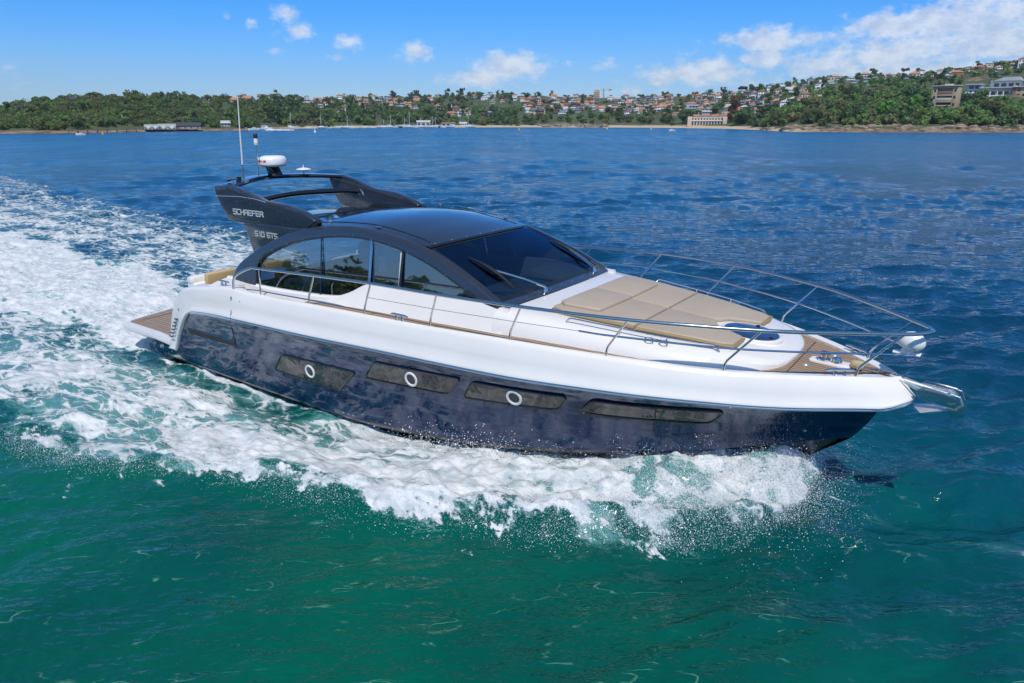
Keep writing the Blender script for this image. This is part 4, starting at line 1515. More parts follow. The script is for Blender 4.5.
    nt.put(p.inputs['Roughness'], nt.math('MAXIMUM', nt.math('MULTIPLY', mask, .85), nt.math('ADD', nt.math('MULTIPLY_ADD', nt.attr('far'), nt.math('MULTIPLY_ADD', wind_shade, -.14, .23), .045), nt.math('MULTIPLY', nt.step(foam, 0.0, .35), .16))))
    p.inputs['IOR'].default_value = 1.333
    nt.put(p.inputs['Specular IOR Level'], nt.math('MULTIPLY_ADD', mask, -.35, .5))
    # ---- ripples too small for the mesh, and the grain of the foam
    rv = nt.mapping(co, rot=(0, 0, R(-14)), scale=(.8, 1.5, 1))
    rip = nt.math('ADD', nt.math('MULTIPLY', nt.noise(rv, 1.7, 3, .55), .55), nt.math('ADD', nt.math('MULTIPLY', nt.noise(rv, 5.5, 3, .5), .16), nt.math('MULTIPLY', nt.noise(rv, 14.0, 2, .5), .035)))
    far = nt.math('ADD', nt.math('MULTIPLY', rip, 1.1), nt.math('MULTIPLY', nt.math('MULTIPLY', nt.noise(rv, .38, 4, .6), 4.5), nt.attr('far')))
    hgt = nt.mix(deep_a, nt.math('MULTIPLY', rip, 1.05), far)
    fg = nt.math('ADD', nt.math('MULTIPLY', n2, .10), nt.math('MULTIPLY', nt.noise(warp, 22, 4, .7), .035))
    b1 = nt.bump(nt.mix(mask, hgt, nt.math('ADD', fg, nt.math('MULTIPLY', hgt, .4))), .8, .22)
    nt.put(p.inputs['Normal'], b1)
    return o


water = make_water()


# ------------------------------------------------------------------ flying spray: drops as real little solids
def drops(name, pts, size, label, mat):
    n = len(pts)
    o8 = np.array([(1, 0, 0), (-1, 0, 0), (0, 1, 0), (0, -1, 0), (0, 0, 1), (0, 0, -1)], float)
    f8 = np.array([(0, 2, 4), (2, 1, 4), (1, 3, 4), (3, 0, 4), (2, 0, 5), (1, 2, 5), (3, 1, 5), (0, 3, 5)])
    st = RNG.uniform(.7, 1.6, (n, 3))
    q = RNG.standard_normal((n, 3, 3))
    Q = np.linalg.qr(q)[0]
    v = np.einsum('nij,kj,nj->nki', Q, o8, st * size[:, None]) + pts[:, None, :]
    f = (np.arange(n)[:, None, None] * 6 + f8[None])
    me = bpy.data.meshes.new(name)
    me.vertices.add(n * 6)
    me.vertices.foreach_set('co', v.astype(np.float32).ravel())
    me.loops.add(n * 24)
    me.loops.foreach_set('vertex_index', f.astype(np.int32).ravel())
    me.polygons.add(n * 8)
    me.polygons.foreach_set('loop_start', (np.arange(n * 8) * 3).astype(np.int32))
    me.polygons.foreach_set('use_smooth', np.ones(n * 8, bool))
    me.update(calc_edges=True)
    me.materials.append(mat)
    o = bpy.data.objects.new(name, me)
    COL.objects.link(o)
    tag(o, label, name.split('_')[-1], kind='stuff')
    return o


m_spray, nt, p = material("spray_drops")
nt.put(p.inputs['Base Color'], (.88, .91, .92))
p.inputs['Roughness'].default_value = .35
p.inputs['Transmission Weight'].default_value = 0.0


def spray_points():
    P, S = [], []

    def put(X, Y, zh, size):
        x, y = to_world(X, Y)
        F, a_, H, _, _ = wake(x, y)
        P.append(np.stack([x, y, H + zh], 1))
        S.append(size)

    for side, cnt in ((-1, 1.0), (1, .35)):
        # torn sheet at the bow, clumped
        n = int(36000 * cnt)
        ncl = 620
        cX = 14.6 - RNG.gamma(1.5, .75, ncl)
        cs_ = RNG.beta(1.2, 1.8, ncl) * 1.12
        cz = RNG.gamma(1.4, .075, ncl) * np.clip((cX - 8.6) / 3.5, .15, 1)
        pick = RNG.integers(0, ncl, n)
        X = cX[pick] + RNG.normal(0, .085, n)
        s_ = cs_[pick] + RNG.normal(0, .055, n)
        X = np.minimum(X, 14.75)
        wh, wo = W_HULL(X), W_OUT(X)
        A = wh + .03 + np.abs(s_) * (wo - wh + .1)
        put(X, side * A, np.abs(cz[pick] + RNG.normal(0, .05, n)), np.exp(RNG.normal(-6.0, .45, n)))
        # thrown ahead and out from the stem
        n = int(6000 * cnt)
        X = 14.4 + RNG.normal(0.0, .34, n)
        A = np.abs(RNG.gamma(2.0, .32, n)) + .05
        put(X, side * A, RNG.gamma(1.6, .12, n), np.exp(RNG.normal(-5.95, .40, n)))
        # ragged outer lip
        n = int(14000 * cnt)
        X = RNG.uniform(3.5, 14.3, n)
        A = W_OUT(X) + RNG.normal(-.12, .17, n)
        put(X, side * A, RNG.gamma(1.2, .035, n), np.exp(RNG.normal(-5.95, .40, n)))
        # drops running along the topsides
        n = int(1300 * cnt)
        X = RNG.normal(10.2, .9, n)
        A = W_HULL(X) + RNG.gamma(1.5, .08, n) + .04
        put(X, side * A, RNG.gamma(1.6, .09, n), np.exp(RNG.normal(-5.4, .4, n)))
    # splash beyond the stern on the far side and over the propeller wash
    n = 3500
    X = RNG.normal(-4.5, 2.2, n)
    put(X, RNG.normal(0, 1.2, n), RNG.gamma(1.3, .06, n), np.exp(RNG.normal(-5.2, .5, n)))
    n = 2500
    X = RNG.normal(1.0, 2.0, n)
    put(X, 4.6 + RNG.normal(0, .5, n), RNG.gamma(1.4, .10, n), np.exp(RNG.normal(-5.1, .5, n)))
    return np.vstack(P), np.concatenate(S)


pp, ss = spray_points()
bx_, by_ = to_boat(pp[:, 0], pp[:, 1])
keep = ~((np.abs(by_) < W_HULL(np.clip(bx_, -1, 14.66)) - .02) & (bx_ > 1.2) & (bx_ < 14.6))
drops("bow_spray", pp[keep], ss[keep], "white spray thrown up along the bow and the foam edge", m_spray)
# ================================================================== the far shore
CPI, SPI = math.cos(R(PITCH)), math.sin(R(PITCH))
FPX = 696.56


def at(u, v, d):
    """World point at ground distance d in the direction that the photograph shows at (u, v)."""
    a, b = (u - 512) / FPX, (341.5 - v) / FPX
    D = np.array((a, CPI + b * SPI, -SPI + b * CPI))
    return np.array((0, 0, CAM_H)) + D * d / math.hypot(D[0], D[1])


SKY_U = [-220, -80, 0, 20, 40, 70, 100, 140, 170, 190, 215, 256, 300, 360, 420, 450, 475, 512, 560, 620, 680, 740, 780, 830, 860, 900, 960, 1010, 1100, 1250]
SKY_V = [119, 117, 112, 106.5, 102.5, 100, 99, 96.5, 96.5, 99, 98.5, 100.5, 101, 100, 99, 95.5, 95, 95, 97, 98, 96, 91, 87, 81, 80, 77, 72, 65, 60, 56]     # ground skyline; the trees stand above it
SH_U = [-220, 0, 60, 130, 250, 300, 420, 520, 640, 720, 760, 790, 900, 1030, 1250]
SH_V = [134, 133.6, 133.4, 132.0, 130.3, 128.6, 127.6, 127.3, 127.6, 128.6, 130.0, 131.6, 132.4, 132.6, 134]
DP_U = [-220, 0, 130, 250, 330, 520, 700, 780, 900, 1030, 1250]
DP_D = [140, 160, 190, 240, 340, 430, 450, 430, 400, 420, 420]
skyv, shv, dpd = curve1(SKY_U, SKY_V), curve1(SH_U, SH_V), curve1(DP_U, DP_D)


def elev_of(v, u=512.0):
    a, b = (u - 512) / FPX, (341.5 - v) / FPX
    return math.atan2(-SPI + b * CPI, math.hypot(a, CPI + b * SPI))


def ground(u, t):
    """Terrain point for column u and depth t (0 waterline .. 1 skyline)."""
    e0, e1 = elev_of(float(shv(u)), u), elev_of(float(skyv(u)), u)
    d0 = CAM_H / math.tan(-e0)
    d = d0 + float(dpd(u)) * t
    # beach flat first, then the slope
    beach = float(np.interp(u, [-50, 250, 300, 520, 700, 760, 800, 1100], [.02, .025, .05, .07, .08, .07, .03, .03]))
    k = np.interp(t, [0, beach, 1], [0, 0.0, 1.0])
    z_b = float(np.interp(u, [200, 300, 740, 790], [.45, 1.0, 1.2, 1.0])) * min(t / beach, 1)
    s_ = k ** .92
    el = math.atan((z_b - CAM_H) / d)
    el = el + (e1 - el) * s_ if t > beach else el
    z = CAM_H + d * math.tan(el)
    a = math.atan((u - 512) / FPX / (CPI + (341.5 - 110) / FPX * SPI))
    return np.array((d * math.sin(a), d * math.cos(a), z))


def spot(u, v):
    """Terrain point that shows at column u, row v (searching up the slope)."""
    lo, hi = 0.0, 1.0
    want = elev_of(v, u)
    for _ in range(30):
        m_ = (lo + hi) / 2
        g = ground(u, m_)
        if math.atan((g[2] - CAM_H) / math.hypot(g[0], g[1])) < want:
            lo = m_
        else:
            hi = m_
    return ground(u, (lo + hi) / 2)


us = np.arange(-220, 1251, 6.0)
ts = np.concatenate([[-.03, -.004], np.linspace(0, .16, 14), np.linspace(.18, 1, 30)])
rows_, rockc = [], []
for t in ts:
    row = []
    for u in us:
        g = ground(u, max(t, 0))
        d = math.hypot(g[0], g[1])
        if t < 0:
            g = g * (1 + t * 3) * (1, 1, 0) + (0, 0, -.6 if t > -.01 else -3)
        else:
            rk = float(np.interp(u, [-100, 250, 300, 540, 575, 585, 640, 650, 745, 775, 1300], [.3, .3, .0, .0, .9, .9, .8, 0, 0, .55, .55]))
            amp = rk * (.9 if t < .06 else .4)
            h_ = sample(T_MID, np.array([g[0]]), np.array([g[1]]), 60.0)[0]
            g = g + (0, 0, amp * (h_ * .8 + .5) if t > 0.003 else 0)
            g[2] += .9 * sample(T_SOFT, np.array([g[0]]), np.array([g[1]]), 130.0)[0] * min(t * 4, 1)
        row.append(tuple(g))
    rows_.append(row)
last = rows_[-1]
for f, dz_ in ((1.15, -4), (1.5, -18), (2.4, -60)):
    rows_.append([(p[0] * f, p[1] * f, p[2] + dz_) for p in last])
mb = MB()
mb.loft(rows_)
m, nt, p = material("hillside_ground")
co = nt.coord()
gz = nt.node('ShaderNodeSeparateXYZ')
nt.put(gz.inputs[0], co)
nz = nt.noise(co, .045, 5, .6)
veg = nt.mix(nt.step(nz, .35, .65), (.050, .080, .028), (.085, .105, .042))
px_ = nt.math('DIVIDE', gz.outputs[0], gz.outputs[1])
sand_side = nt.math('MULTIPLY', nt.step(px_, -.36, -.26), nt.step(px_, .44, .36))
strata = nt.noise(nt.mapping(co, scale=(.25, .25, 2.2)), .9, 5, .65)
rock = nt.mix(nt.step(strata, .35, .65), (.10, .062, .034), (.34, .23, .13))
sand = nt.mix(nz, (.50, .38, .235), (.58, .46, .30))
low = nt.mix(sand_side, rock, sand)
cliff = nt.math('MULTIPLY', nt.step(nt.noise(co, .02, 4, .6), .58, .64), nt.step(px_, .40, .46))
veg = nt.mix(cliff, veg, rock)
hz_ = nt.math('ADD', gz.outputs[2], nt.math('MULTIPLY', nt.math('SUBTRACT', nz, .5), .8))
thr = nt.math('ADD', nt.math('MULTIPLY_ADD', sand_side, .45, .75), nt.math('MULTIPLY', nt.step(px_, .36, .42), .35))
lvl = nt.step(hz_, thr, nt.math('ADD', thr, .5))
nt.put(p.inputs['Base Color'], nt.mix(lvl, low, veg))
p.inputs['Roughness'].default_value = .95
nt.put(p.inputs['Normal'], nt.bump(nt.noise(co, .5, 5, .6), .8, .6))
hills = mb.build("hills", m, None, angle=80)
hills['kind'] = 'structure'


# ------------------------------------------------------------------ foliage
def leaf_material(name, base, spread=.38):
    m, nt, p = material(name)
    oi = nt.node('ShaderNodeObjectInfo')
    co = nt.node('ShaderNodeNewGeometry').outputs['Position']
    f = nt.noise(co, .35, 4, .65)
    c = nt.mix(nt.step(f, .3, .7), tuple(x * (1 - spread) for x in base), tuple(x * (1 + spread) for x in base))
    tone = nt.mix(oi.outputs['Random'], (.78, .80, .75), (1.22, 1.18, 1.1))
    nt.put(p.inputs['Base Color'], nt.mix(1.0, c, tone, 'MULTIPLY'))
    p.inputs['Roughness'].default_value = .75
    p.inputs['Specular IOR Level'].default_value = .25
    tl = nt.node('ShaderNodeBsdfTranslucent')
    nt.l.new(p.inputs['Base Color'].links[0].from_socket, tl.inputs[0])
    mx = nt.node('ShaderNodeMixShader')
    mx.inputs[0].default_value = .45
    nt.l.new(p.outputs[0], mx.inputs[1])
    nt.l.new(tl.outputs[0], mx.inputs[2])
    nt.l.new(mx.outputs[0], nt.n['Material Output'].inputs[0])
    return m


LEAF = {'green': leaf_material("green_foliage", (.185, .285, .085)), 'dark': leaf_material("dark_foliage", (.110, .180, .070)),
        'olive': leaf_material("olive_gum_foliage", (.220, .235, .100)), 'bright': leaf_material("bright_foliage", (.130, .300, .060)),
        'rust': leaf_material("rusty_foliage", (.20, .125, .055)), 'pine': leaf_material("pine_foliage", (.028, .055, .036))}
BARK = simple("grey_bark", (.12, .095, .07), .9)


def leaf_cards(cen, nrm, size, rng):
    """Bent leaf-clump faces at cen, roughly facing nrm."""
    n = len(cen)
    nrm = nrm + rng.normal(0, .55, (n, 3))
    nrm /= np.linalg.norm(nrm, axis=1)[:, None]
    t = np.cross(nrm, rng.normal(0, 1, (n, 3)))
    t /= np.linalg.norm(t, axis=1)[:, None] + 1e-9
    b = np.cross(nrm, t)
    s = (size * rng.uniform(.6, 1.35, n))[:, None]
    k = rng.uniform(.5, 1.0, n)[:, None]
    v = np.stack([cen - t * s, cen - b * s * k + nrm * s * .25, cen + t * s, cen + b * s * k + nrm * s * .25], 1)
    return v.reshape(-1, 3), np.arange(n * 4).reshape(n, 4)


def crown_points(kind, rng, n, h=1.0):
    """Points and outward directions over an uneven crown of unit half width, from z 0 to about 1.5."""
    if kind == 'pine':
        z = rng.beta(1.0, 1.25, n) * 3.4
        tier = np.round(z / .30) * .30 + rng.normal(0, .05, n)
        rr = np.clip(1 - tier / 3.5, .03, 1) * .85 * np.sqrt(rng.uniform(.15, 1, n))
        a = rng.uniform(0, 2 * np.pi, n)
        c = np.stack([rr * np.cos(a), rr * np.sin(a), tier - .12 * rr], 1)
        return c, np.stack([np.cos(a), np.sin(a), np.full(n, 1.2)], 1)
    if kind == 'umbrella':
        nl, zc, zs, spread = 9, .72, .20, .75
    elif kind == 'tall':
        nl, zc, zs, spread = 10, 1.1, .62, .42
    else:
        nl, zc, zs, spread = 9, .75, .36, .56
    lc = np.stack([rng.normal(0, spread * .62, nl), rng.normal(0, spread * .62, nl), zc + rng.normal(0, zs * .7, nl)], 1)
    lr = rng.uniform(.30, .56, nl) * (.85 if kind == 'tall' else 1)
    i = rng.integers(0, nl, n)
    d = rng.normal(0, 1, (n, 3))
    d[:, 2] = d[:, 2] * .8 + .25
    d /= np.linalg.norm(d, axis=1)[:, None]
    rad = lr[i] * rng.uniform(.62, 1.06, n)
    c = lc[i] + d * rad[:, None] * (1, 1, .78 if kind != 'umbrella' else .45)
    return c, d


def crown_mesh(name, kind, mat, seed, n, size):
    rng = np.random.default_rng(seed)
    c, d = crown_points(kind, rng, n)
    v, f = leaf_cards(c, d, size, rng)
    me = bpy.data.meshes.new(name)
    me.from_pydata(v.tolist(), [], f.tolist())
    me.materials.append(mat)
    return me


def trunk_mesh(seed, hgt):
    rng = random.Random(seed)
    mb = MB()
    mb.tube([(0, 0, -.25), (.02, 0, hgt * .5), (.0, .03, hgt)], [.13, .09, .05], 6)
    for k in range(4):
        a = rng.uniform(0, 6.28)
        z0 = hgt * rng.uniform(.45, .8)
        mb.tube([(0, 0, z0), (.2 * math.cos(a), .2 * math.sin(a), z0 + .18), (.45 * math.cos(a), .45 * math.sin(a), z0 + .34)], [.06, .04, .018], 5)
    o = mb.build("trunk", BARK)
    me = o.data
    bpy.data.objects.remove(o)
    return me


CROWNS = {}
for kind in ('round', 'tall', 'umbrella', 'pine'):
    CROWNS[kind] = {}
    for tone in LEAF:
        if (kind == 'pine') != (tone == 'pine'):
            continue
        CROWNS[kind][tone] = [crown_mesh("crown", kind, LEAF[tone], 100 + hash_i, 900 if kind != 'pine' else 1000, .13 if kind != 'pine' else .12)
                              for hash_i in range(len(CROWNS) * 40 + len(CROWNS[kind]) * 4, len(CROWNS) * 40 + len(CROWNS[kind]) * 4 + 3)]
TRUNKS = {'round': [trunk_mesh(k, .8) for k in range(2)], 'tall': [trunk_mesh(k, 1.0) for k in range(3, 5)], 'umbrella': [trunk_mesh(k, .95) for k in range(5, 7)], 'pine': [trunk_mesh(9, 3.2)]}
THINGS = []          # (object, pixel column, base label, extra) for the far shore, so that labels can be told apart afterwards

TONE_WORD = {'green': 'mid green', 'dark': 'dark green', 'olive': 'olive green', 'bright': 'bright green', 'rust': 'rusty brown', 'pine': 'dark'}
KIND_WORD = {'round': 'rounded', 'tall': 'tall', 'umbrella': 'flat topped', 'pine': 'conical pine'}


def tree(u, p, w, kind, tone, label, group, rng, squash=1.0):
    """A tree with a trunk and a crown; w is the crown's half width in metres."""
    o = empty("pine_tree" if kind == 'pine' else "tree", p - (0, 0, .3), (0, 0, rng.uniform(0, 6.28)), None, "tree", group)
    o.scale = (w, w, w * squash)
    t = bpy.data.objects.new("trunk", rng.choice(TRUNKS[kind]))
    c = bpy.data.objects.new("crown", rng.choice(CROWNS[kind][tone]))
    for q in (t, c):
        COL.objects.link(q)
        q.parent = o
    THINGS.append((o, u, label))
    return o


def wood(name, label, spots, rng, faces, tones, card=.26, kinds=('round', 'tall')):
    """A far wood that reads as one mass: many crowns in one mesh."""
    V, Fc, off, mi = [], [], 0, []
    for (p, w) in spots:
        k = kinds[0] if rng.random() < .6 else kinds[-1]
        c, d = crown_points(k, rng, faces)
        v, f = leaf_cards(c, d, card, rng)
        V.append(v * w * (1, 1, .95) + p - (0, 0, .4))
        Fc.append(f + off)
        mi += [int(rng.choice(len(tones), p=[q for _, q in tones]))] * len(f)
        off += len(v)
    V, Fc = np.vstack(V), np.vstack(Fc)
    me = bpy.data.meshes.new(name)
    me.from_pydata(V.tolist(), [], Fc.tolist())
    for tname, _ in tones:
        me.materials.append(LEAF[tname])
    me.polygons.foreach_set('material_index', mi)
    o = bpy.data.objects.new(name, me)
    COL.objects.link(o)
    return tag(o, label, "wood", kind='stuff')


def far_side(u):
    return ("left of the jetty" if u < 65 else "above the jetty" if u < 140 else "above the jetty sheds" if u < 195 else "right of the jetty sheds" if u < 250 else "behind the moored sailboats" if u < 330 else "left of the marina" if u < 400 else
            "behind the marina" if u < 455 else "right of the marina" if u < 520 else "behind the rocky point" if u < 590 else "left of the crane" if u < 603 else "right of the crane" if u < 650 else "left of the pavilion" if u < 690 else "behind the pavilion" if u < 730 else "right of the pavilion" if u < 765 else
            "at the headland's beach end" if u < 830 else "at the headland's middle" if u < 880 else "left of the apartments" if u < 928 else "below the apartments" if u < 960 else "below the white villa")


TR = random.Random(21)
NR_ = np.random.default_rng(31)
# --- the mass of the woods
sp_l, sp_c, sp_r = [], [], []
for k in range(1900):
    u = NR_.uniform(-150, 790)
    t = NR_.uniform(.05, 1.0)
    p_ = ground(u, t)
    w = NR_.uniform(3.0, 5.6)
    if u < 265:
        if t > .03:
            sp_l.append((p_, w * .66))
            sp_l.append((ground(u + NR_.uniform(-3, 3), min(1, t + NR_.uniform(0, .05))), w * .58))
    elif 684 < u < 732 and t < .35 or 597 < u < 609 and t > .25:
        continue
    elif NR_.random() < float(np.interp(u, [265, 420, 520, 700, 790], [.80, .70, .34, .22, .36])) or (t < .45 and u < 520 and NR_.random() < .6):
        sp_c.append((p_, w * .95))
for k in range(640):
    u = NR_.uniform(775, 1200)
    t = NR_.uniform(.05, .98)
    if t > .55 and u < 960 and NR_.random() < .30:
        continue
    tight = 924 < u < 964 and .14 < t < .75 or 962 < u < 1060 and .30 < t < .8
    sp_r.append((ground(u, t), NR_.uniform(1.0, 1.7) if tight else NR_.uniform(2.6, 4.8)))
wood("hill_woodland", "dense green woodland covering the hill on the left shore", sp_l, NR_, 210, [('green', .52), ('dark', .12), ('olive', .36)], .16, ('round',))
wood("valley_woodland", "green tree cover filling the slopes between the houses across the bay", sp_c, NR_, 120, [('green', .45), ('dark', .30), ('olive', .25)])
wood("headland_scrub", "mixed green scrub covering the steep headland on the right", sp_r, NR_, 150, [('green', .45), ('dark', .28), ('olive', .17), ('bright', .10)])

# the wooded headland to the left of the picture, which the cabin windows mirror
mb = MB()
rows_ = []
for t in np.linspace(0, 1, 12):
    row = []
    for a_ in np.linspace(-128, -58, 40):
        k = math.sin(math.pi * (a_ + 128) / 70) ** .6
        d = 250 + 130 * t
        row.append((d * math.sin(R(a_)), d * math.cos(R(a_)), -1 + 11 * k * t ** .8 * (1 + .18 * math.sin(a_ * .7) + .1 * math.sin(a_ * 1.9))))
    rows_.append(row)
mb.loft(rows_)
mb.build("hills", hills.data.materials[0], None, angle=80)['kind'] = 'structure'
wood("headland_woodland", "dark woods on the headland beyond the left border, mirrored in the cabin windows", [(np.array(rows_[i][j]) + (NR_.normal(0, 4), NR_.normal(0, 4), 0), NR_.uniform(4, 7)) for i in range(2, 12) for j in range(1, 39)], NR_, 90, [('dark', .5), ('green', .3), ('olive', .2)])

# --- trees one can tell apart
G_L, G_S, G_B, G_H = "large trees on the left hill", "trees standing along the far skyline", "trees behind the beach and among the houses", "trees on the right headland"


def where_row(t):
    return "low by the waterline" if t < .2 else "halfway up" if t < .62 else "high"


for k in range(44):
    u, t = -10 + k * 6.1 + TR.uniform(-2, 2), TR.uniform(.08, .8)
    kind, tone = TR.choice(['round', 'round', 'round', 'tall']), TR.choice(['green', 'dark', 'olive', 'green'])
    tree(u, ground(u, t), TR.uniform(2.2, 3.4), kind, tone, f"{KIND_WORD[kind]} {TONE_WORD[tone]} tree {where_row(t)} {far_side(u)}", G_L, TR)
for k in range(70):
    u = 4 + k * 14.4 + TR.uniform(-5, 5)
    kind, tone = TR.choice(['round', 'umbrella', 'tall', 'round'] if u > 270 else ['round']), TR.choice(['dark', 'dark', 'olive', 'green'])
    w = TR.uniform(2.4, 4.2) * float(np.interp(u, [0, 250, 400, 600], [.62, .75, 1.2, 1.2]))
    tree(u, ground(u, .985), w, kind, tone, f"{KIND_WORD[kind]} {TONE_WORD[tone]} tree on the skyline {far_side(u)}", G_S, TR)
for (u, v, w, kind, tone) in [(545, 122, 5.5, 'round', 'olive'), (533, 122, 5, 'round', 'olive'), (560, 121, 4.5, 'round', 'green'), (580, 120, 5, 'round', 'green'), (592, 119, 5, 'round', 'dark'), (606, 120, 5, 'round', 'green'), (628, 123, 6.5, 'round', 'olive'), (642, 122, 6, 'round', 'green'),
                              (664, 123, 7.5, 'round', 'olive'), (650, 123, 5, 'round', 'olive'), (688, 123.5, 8.5, 'round', 'dark'), (733, 122, 9, 'tall', 'rust'), (748, 123, 9.5, 'round', 'dark'), (742, 123.5, 7, 'round', 'dark'), (612, 118, 5, 'tall', 'olive'), (678, 112, 6, 'round', 'olive'), (705, 103, 6, 'round', 'dark'),
                              (738, 100, 5, 'round', 'dark'), (748, 96, 5, 'round', 'green'), (720, 108, 5, 'round', 'dark'), (660, 105, 5, 'round', 'olive'), (577, 108, 5.5, 'round', 'green'), (552, 104, 5.5, 'round', 'dark'), (543, 106, 6.5, 'round', 'dark'), (605, 105, 5.5, 'round', 'green'), (470, 122, 5, 'round', 'green'),
                              (440, 120, 5.5, 'round', 'green'), (455, 121, 5, 'round', 'olive'), (405, 119, 6, 'round', 'green'), (385, 121, 5, 'round', 'dark'), (350, 120, 6, 'round', 'dark'), (330, 118, 6, 'round', 'green'), (300, 121, 6, 'round', 'green'), (276, 121, 6, 'tall', 'dark'), (478, 114, 6, 'round', 'green'), (500, 116, 6, 'round', 'green'), (418, 108, 6, 'round', 'green'),
                              (440, 104, 6, 'round', 'dark'), (520, 112, 5.5, 'round', 'green'), (630, 112, 5, 'round', 'dark'), (696, 116, 5.5, 'round', 'green'), (766, 118, 5, 'tall', 'olive'), (636, 104, 5.5, 'round', 'green'), (590, 112, 5.5, 'round', 'olive')]:
    row = "behind the sand" if v > 120 else "partway up the slope" if v > 110 else "high"
    tree(u, spot(u, v), w * .82, kind, tone, f"{KIND_WORD[kind]} {TONE_WORD[tone]} tree {row} {far_side(u)}", G_B, TR)
for k in range(86):
    u = 772 + (k % 43) * 6.0 + TR.uniform(-3, 3)
    t = TR.uniform(.09, .30) if k < 43 else TR.uniform(.28, .62)
    if 922 < u < 966 and .16 < t < .75 or 962 < u < 1040 and .30 < t:
        t = .10
    kind = TR.choice(['round', 'round', 'tall', 'umbrella'])
    tone = TR.choice(['green', 'green', 'dark', 'olive', 'bright'])
    tree(u, ground(u, t), TR.uniform(3.4, 5.8), kind, tone, f"{KIND_WORD[kind]} {TONE_WORD[tone]} tree {where_row(t)} {far_side(u)}", G_H, TR)
for (u, v, w, tone, lab) in [(1001, 118, 7.0, 'bright', "vivid green bushy tree on the headland below the white villa's right half"), (886, 121, 7.5, 'bright', "spreading bright green tree low on the headland left of the sandstone apartments"), (963, 104, 5.2, 'dark', "dense dark round tree between the sandstone apartments and the white villa"),
                             (918, 112, 8.5, 'dark', "broad dark tree directly left of the sandstone apartments"), (905, 107, 8, 'dark', "broad dark tree high left of the sandstone apartments"), (840, 118, 8.0, 'olive', "wide olive gum tree with thin crown above the headland rocks"), (812, 112, 7.5, 'olive', "tall sparse olive gum tree at the headland's beach end")]:
    p_ = spot(u, v)
    tree(u, p_, w, 'round', tone, "!" + lab, G_H, TR)
tree(897, spot(897, 87), 3.2, 'pine', 'pine', "!solitary conical pine standing dark against the sky above the headland", None, TR)
for (u, v) in [(770, 126), (776, 125.5), (783, 125)]:
    tree(u, spot(u, v), 3.2, 'tall', 'olive', "slim palm-like tree by the lawn at the end of the beach", "slim trees by the lawn", TR, 1.15)

# ------------------------------------------------------------------ houses
WALLC = {'cream': (.60, .52, .40), 'white': (.76, .76, .74), 'grey': (.34, .35, .36), 'brick': (.30, .15, .10), 'sandstone': (.50, .38, .24), 'pale grey': (.52, .54, .56)}
ROOFC = {'terracotta': (.44, .18, .10), 'orange': (.52, .23, .125), 'slate grey': (.14, .145, .155), 'charcoal': (.055, .06, .068), 'pale metal': (.50, .53, .54), 'brown': (.20, .105, .065)}


def masonry(name, c):
    m, nt, p = material(name)
    co = nt.coord()
    f = nt.noise(co, .8, 4)
    nt.put(p.inputs['Base Color'], nt.mix(f, tuple(x * .82 for x in c), tuple(min(.85, x * 1.1) for x in c)))
    p.inputs['Roughness'].default_value = .9
    return m


def tiles(name, c):
    m, nt, p = material(name)
    co = nt.coord()
    sp = nt.node('ShaderNodeSeparateXYZ')
    nt.put(sp.inputs[0], co)
    f = nt.math('ADD', nt.noise(co, 1.2, 4), nt.math('MULTIPLY', nt.math('SINE', nt.math('MULTIPLY', sp.outputs[2], 18.0)), .12))
    nt.put(p.inputs['Base Color'], nt.mix(f, tuple(x * .65 for x in c), tuple(x * 1.2 for x in c)))
    p.inputs['Roughness'].default_value = .8
    return m


WM = {k: masonry(k.replace(' ', '_') + "_wall", c) for k, c in WALLC.items()}
RM = {k: tiles(k.replace(' ', '_') + "_roof", c) for k, c in ROOFC.items()}
M['win'] = simple("dark_window_glass", (.03, .036, .045), .08, ior=1.7)
M['trim'] = simple("white_trim", (.74, .74, .72), .6)


def raw(mb, name, mat, bevel=0.0):
    o = mb.build(name, mat, None, bevel=bevel)
    me = o.data
    bpy.data.objects.remove(o)
    return me


HOUSE_W, HOUSE_R, WIN = {}, {}, None
mb = MB()
mb.box((0, 0, 0), (1.0, .10, 1.15), .02)
WIN = raw(mb, "window", M['win'])


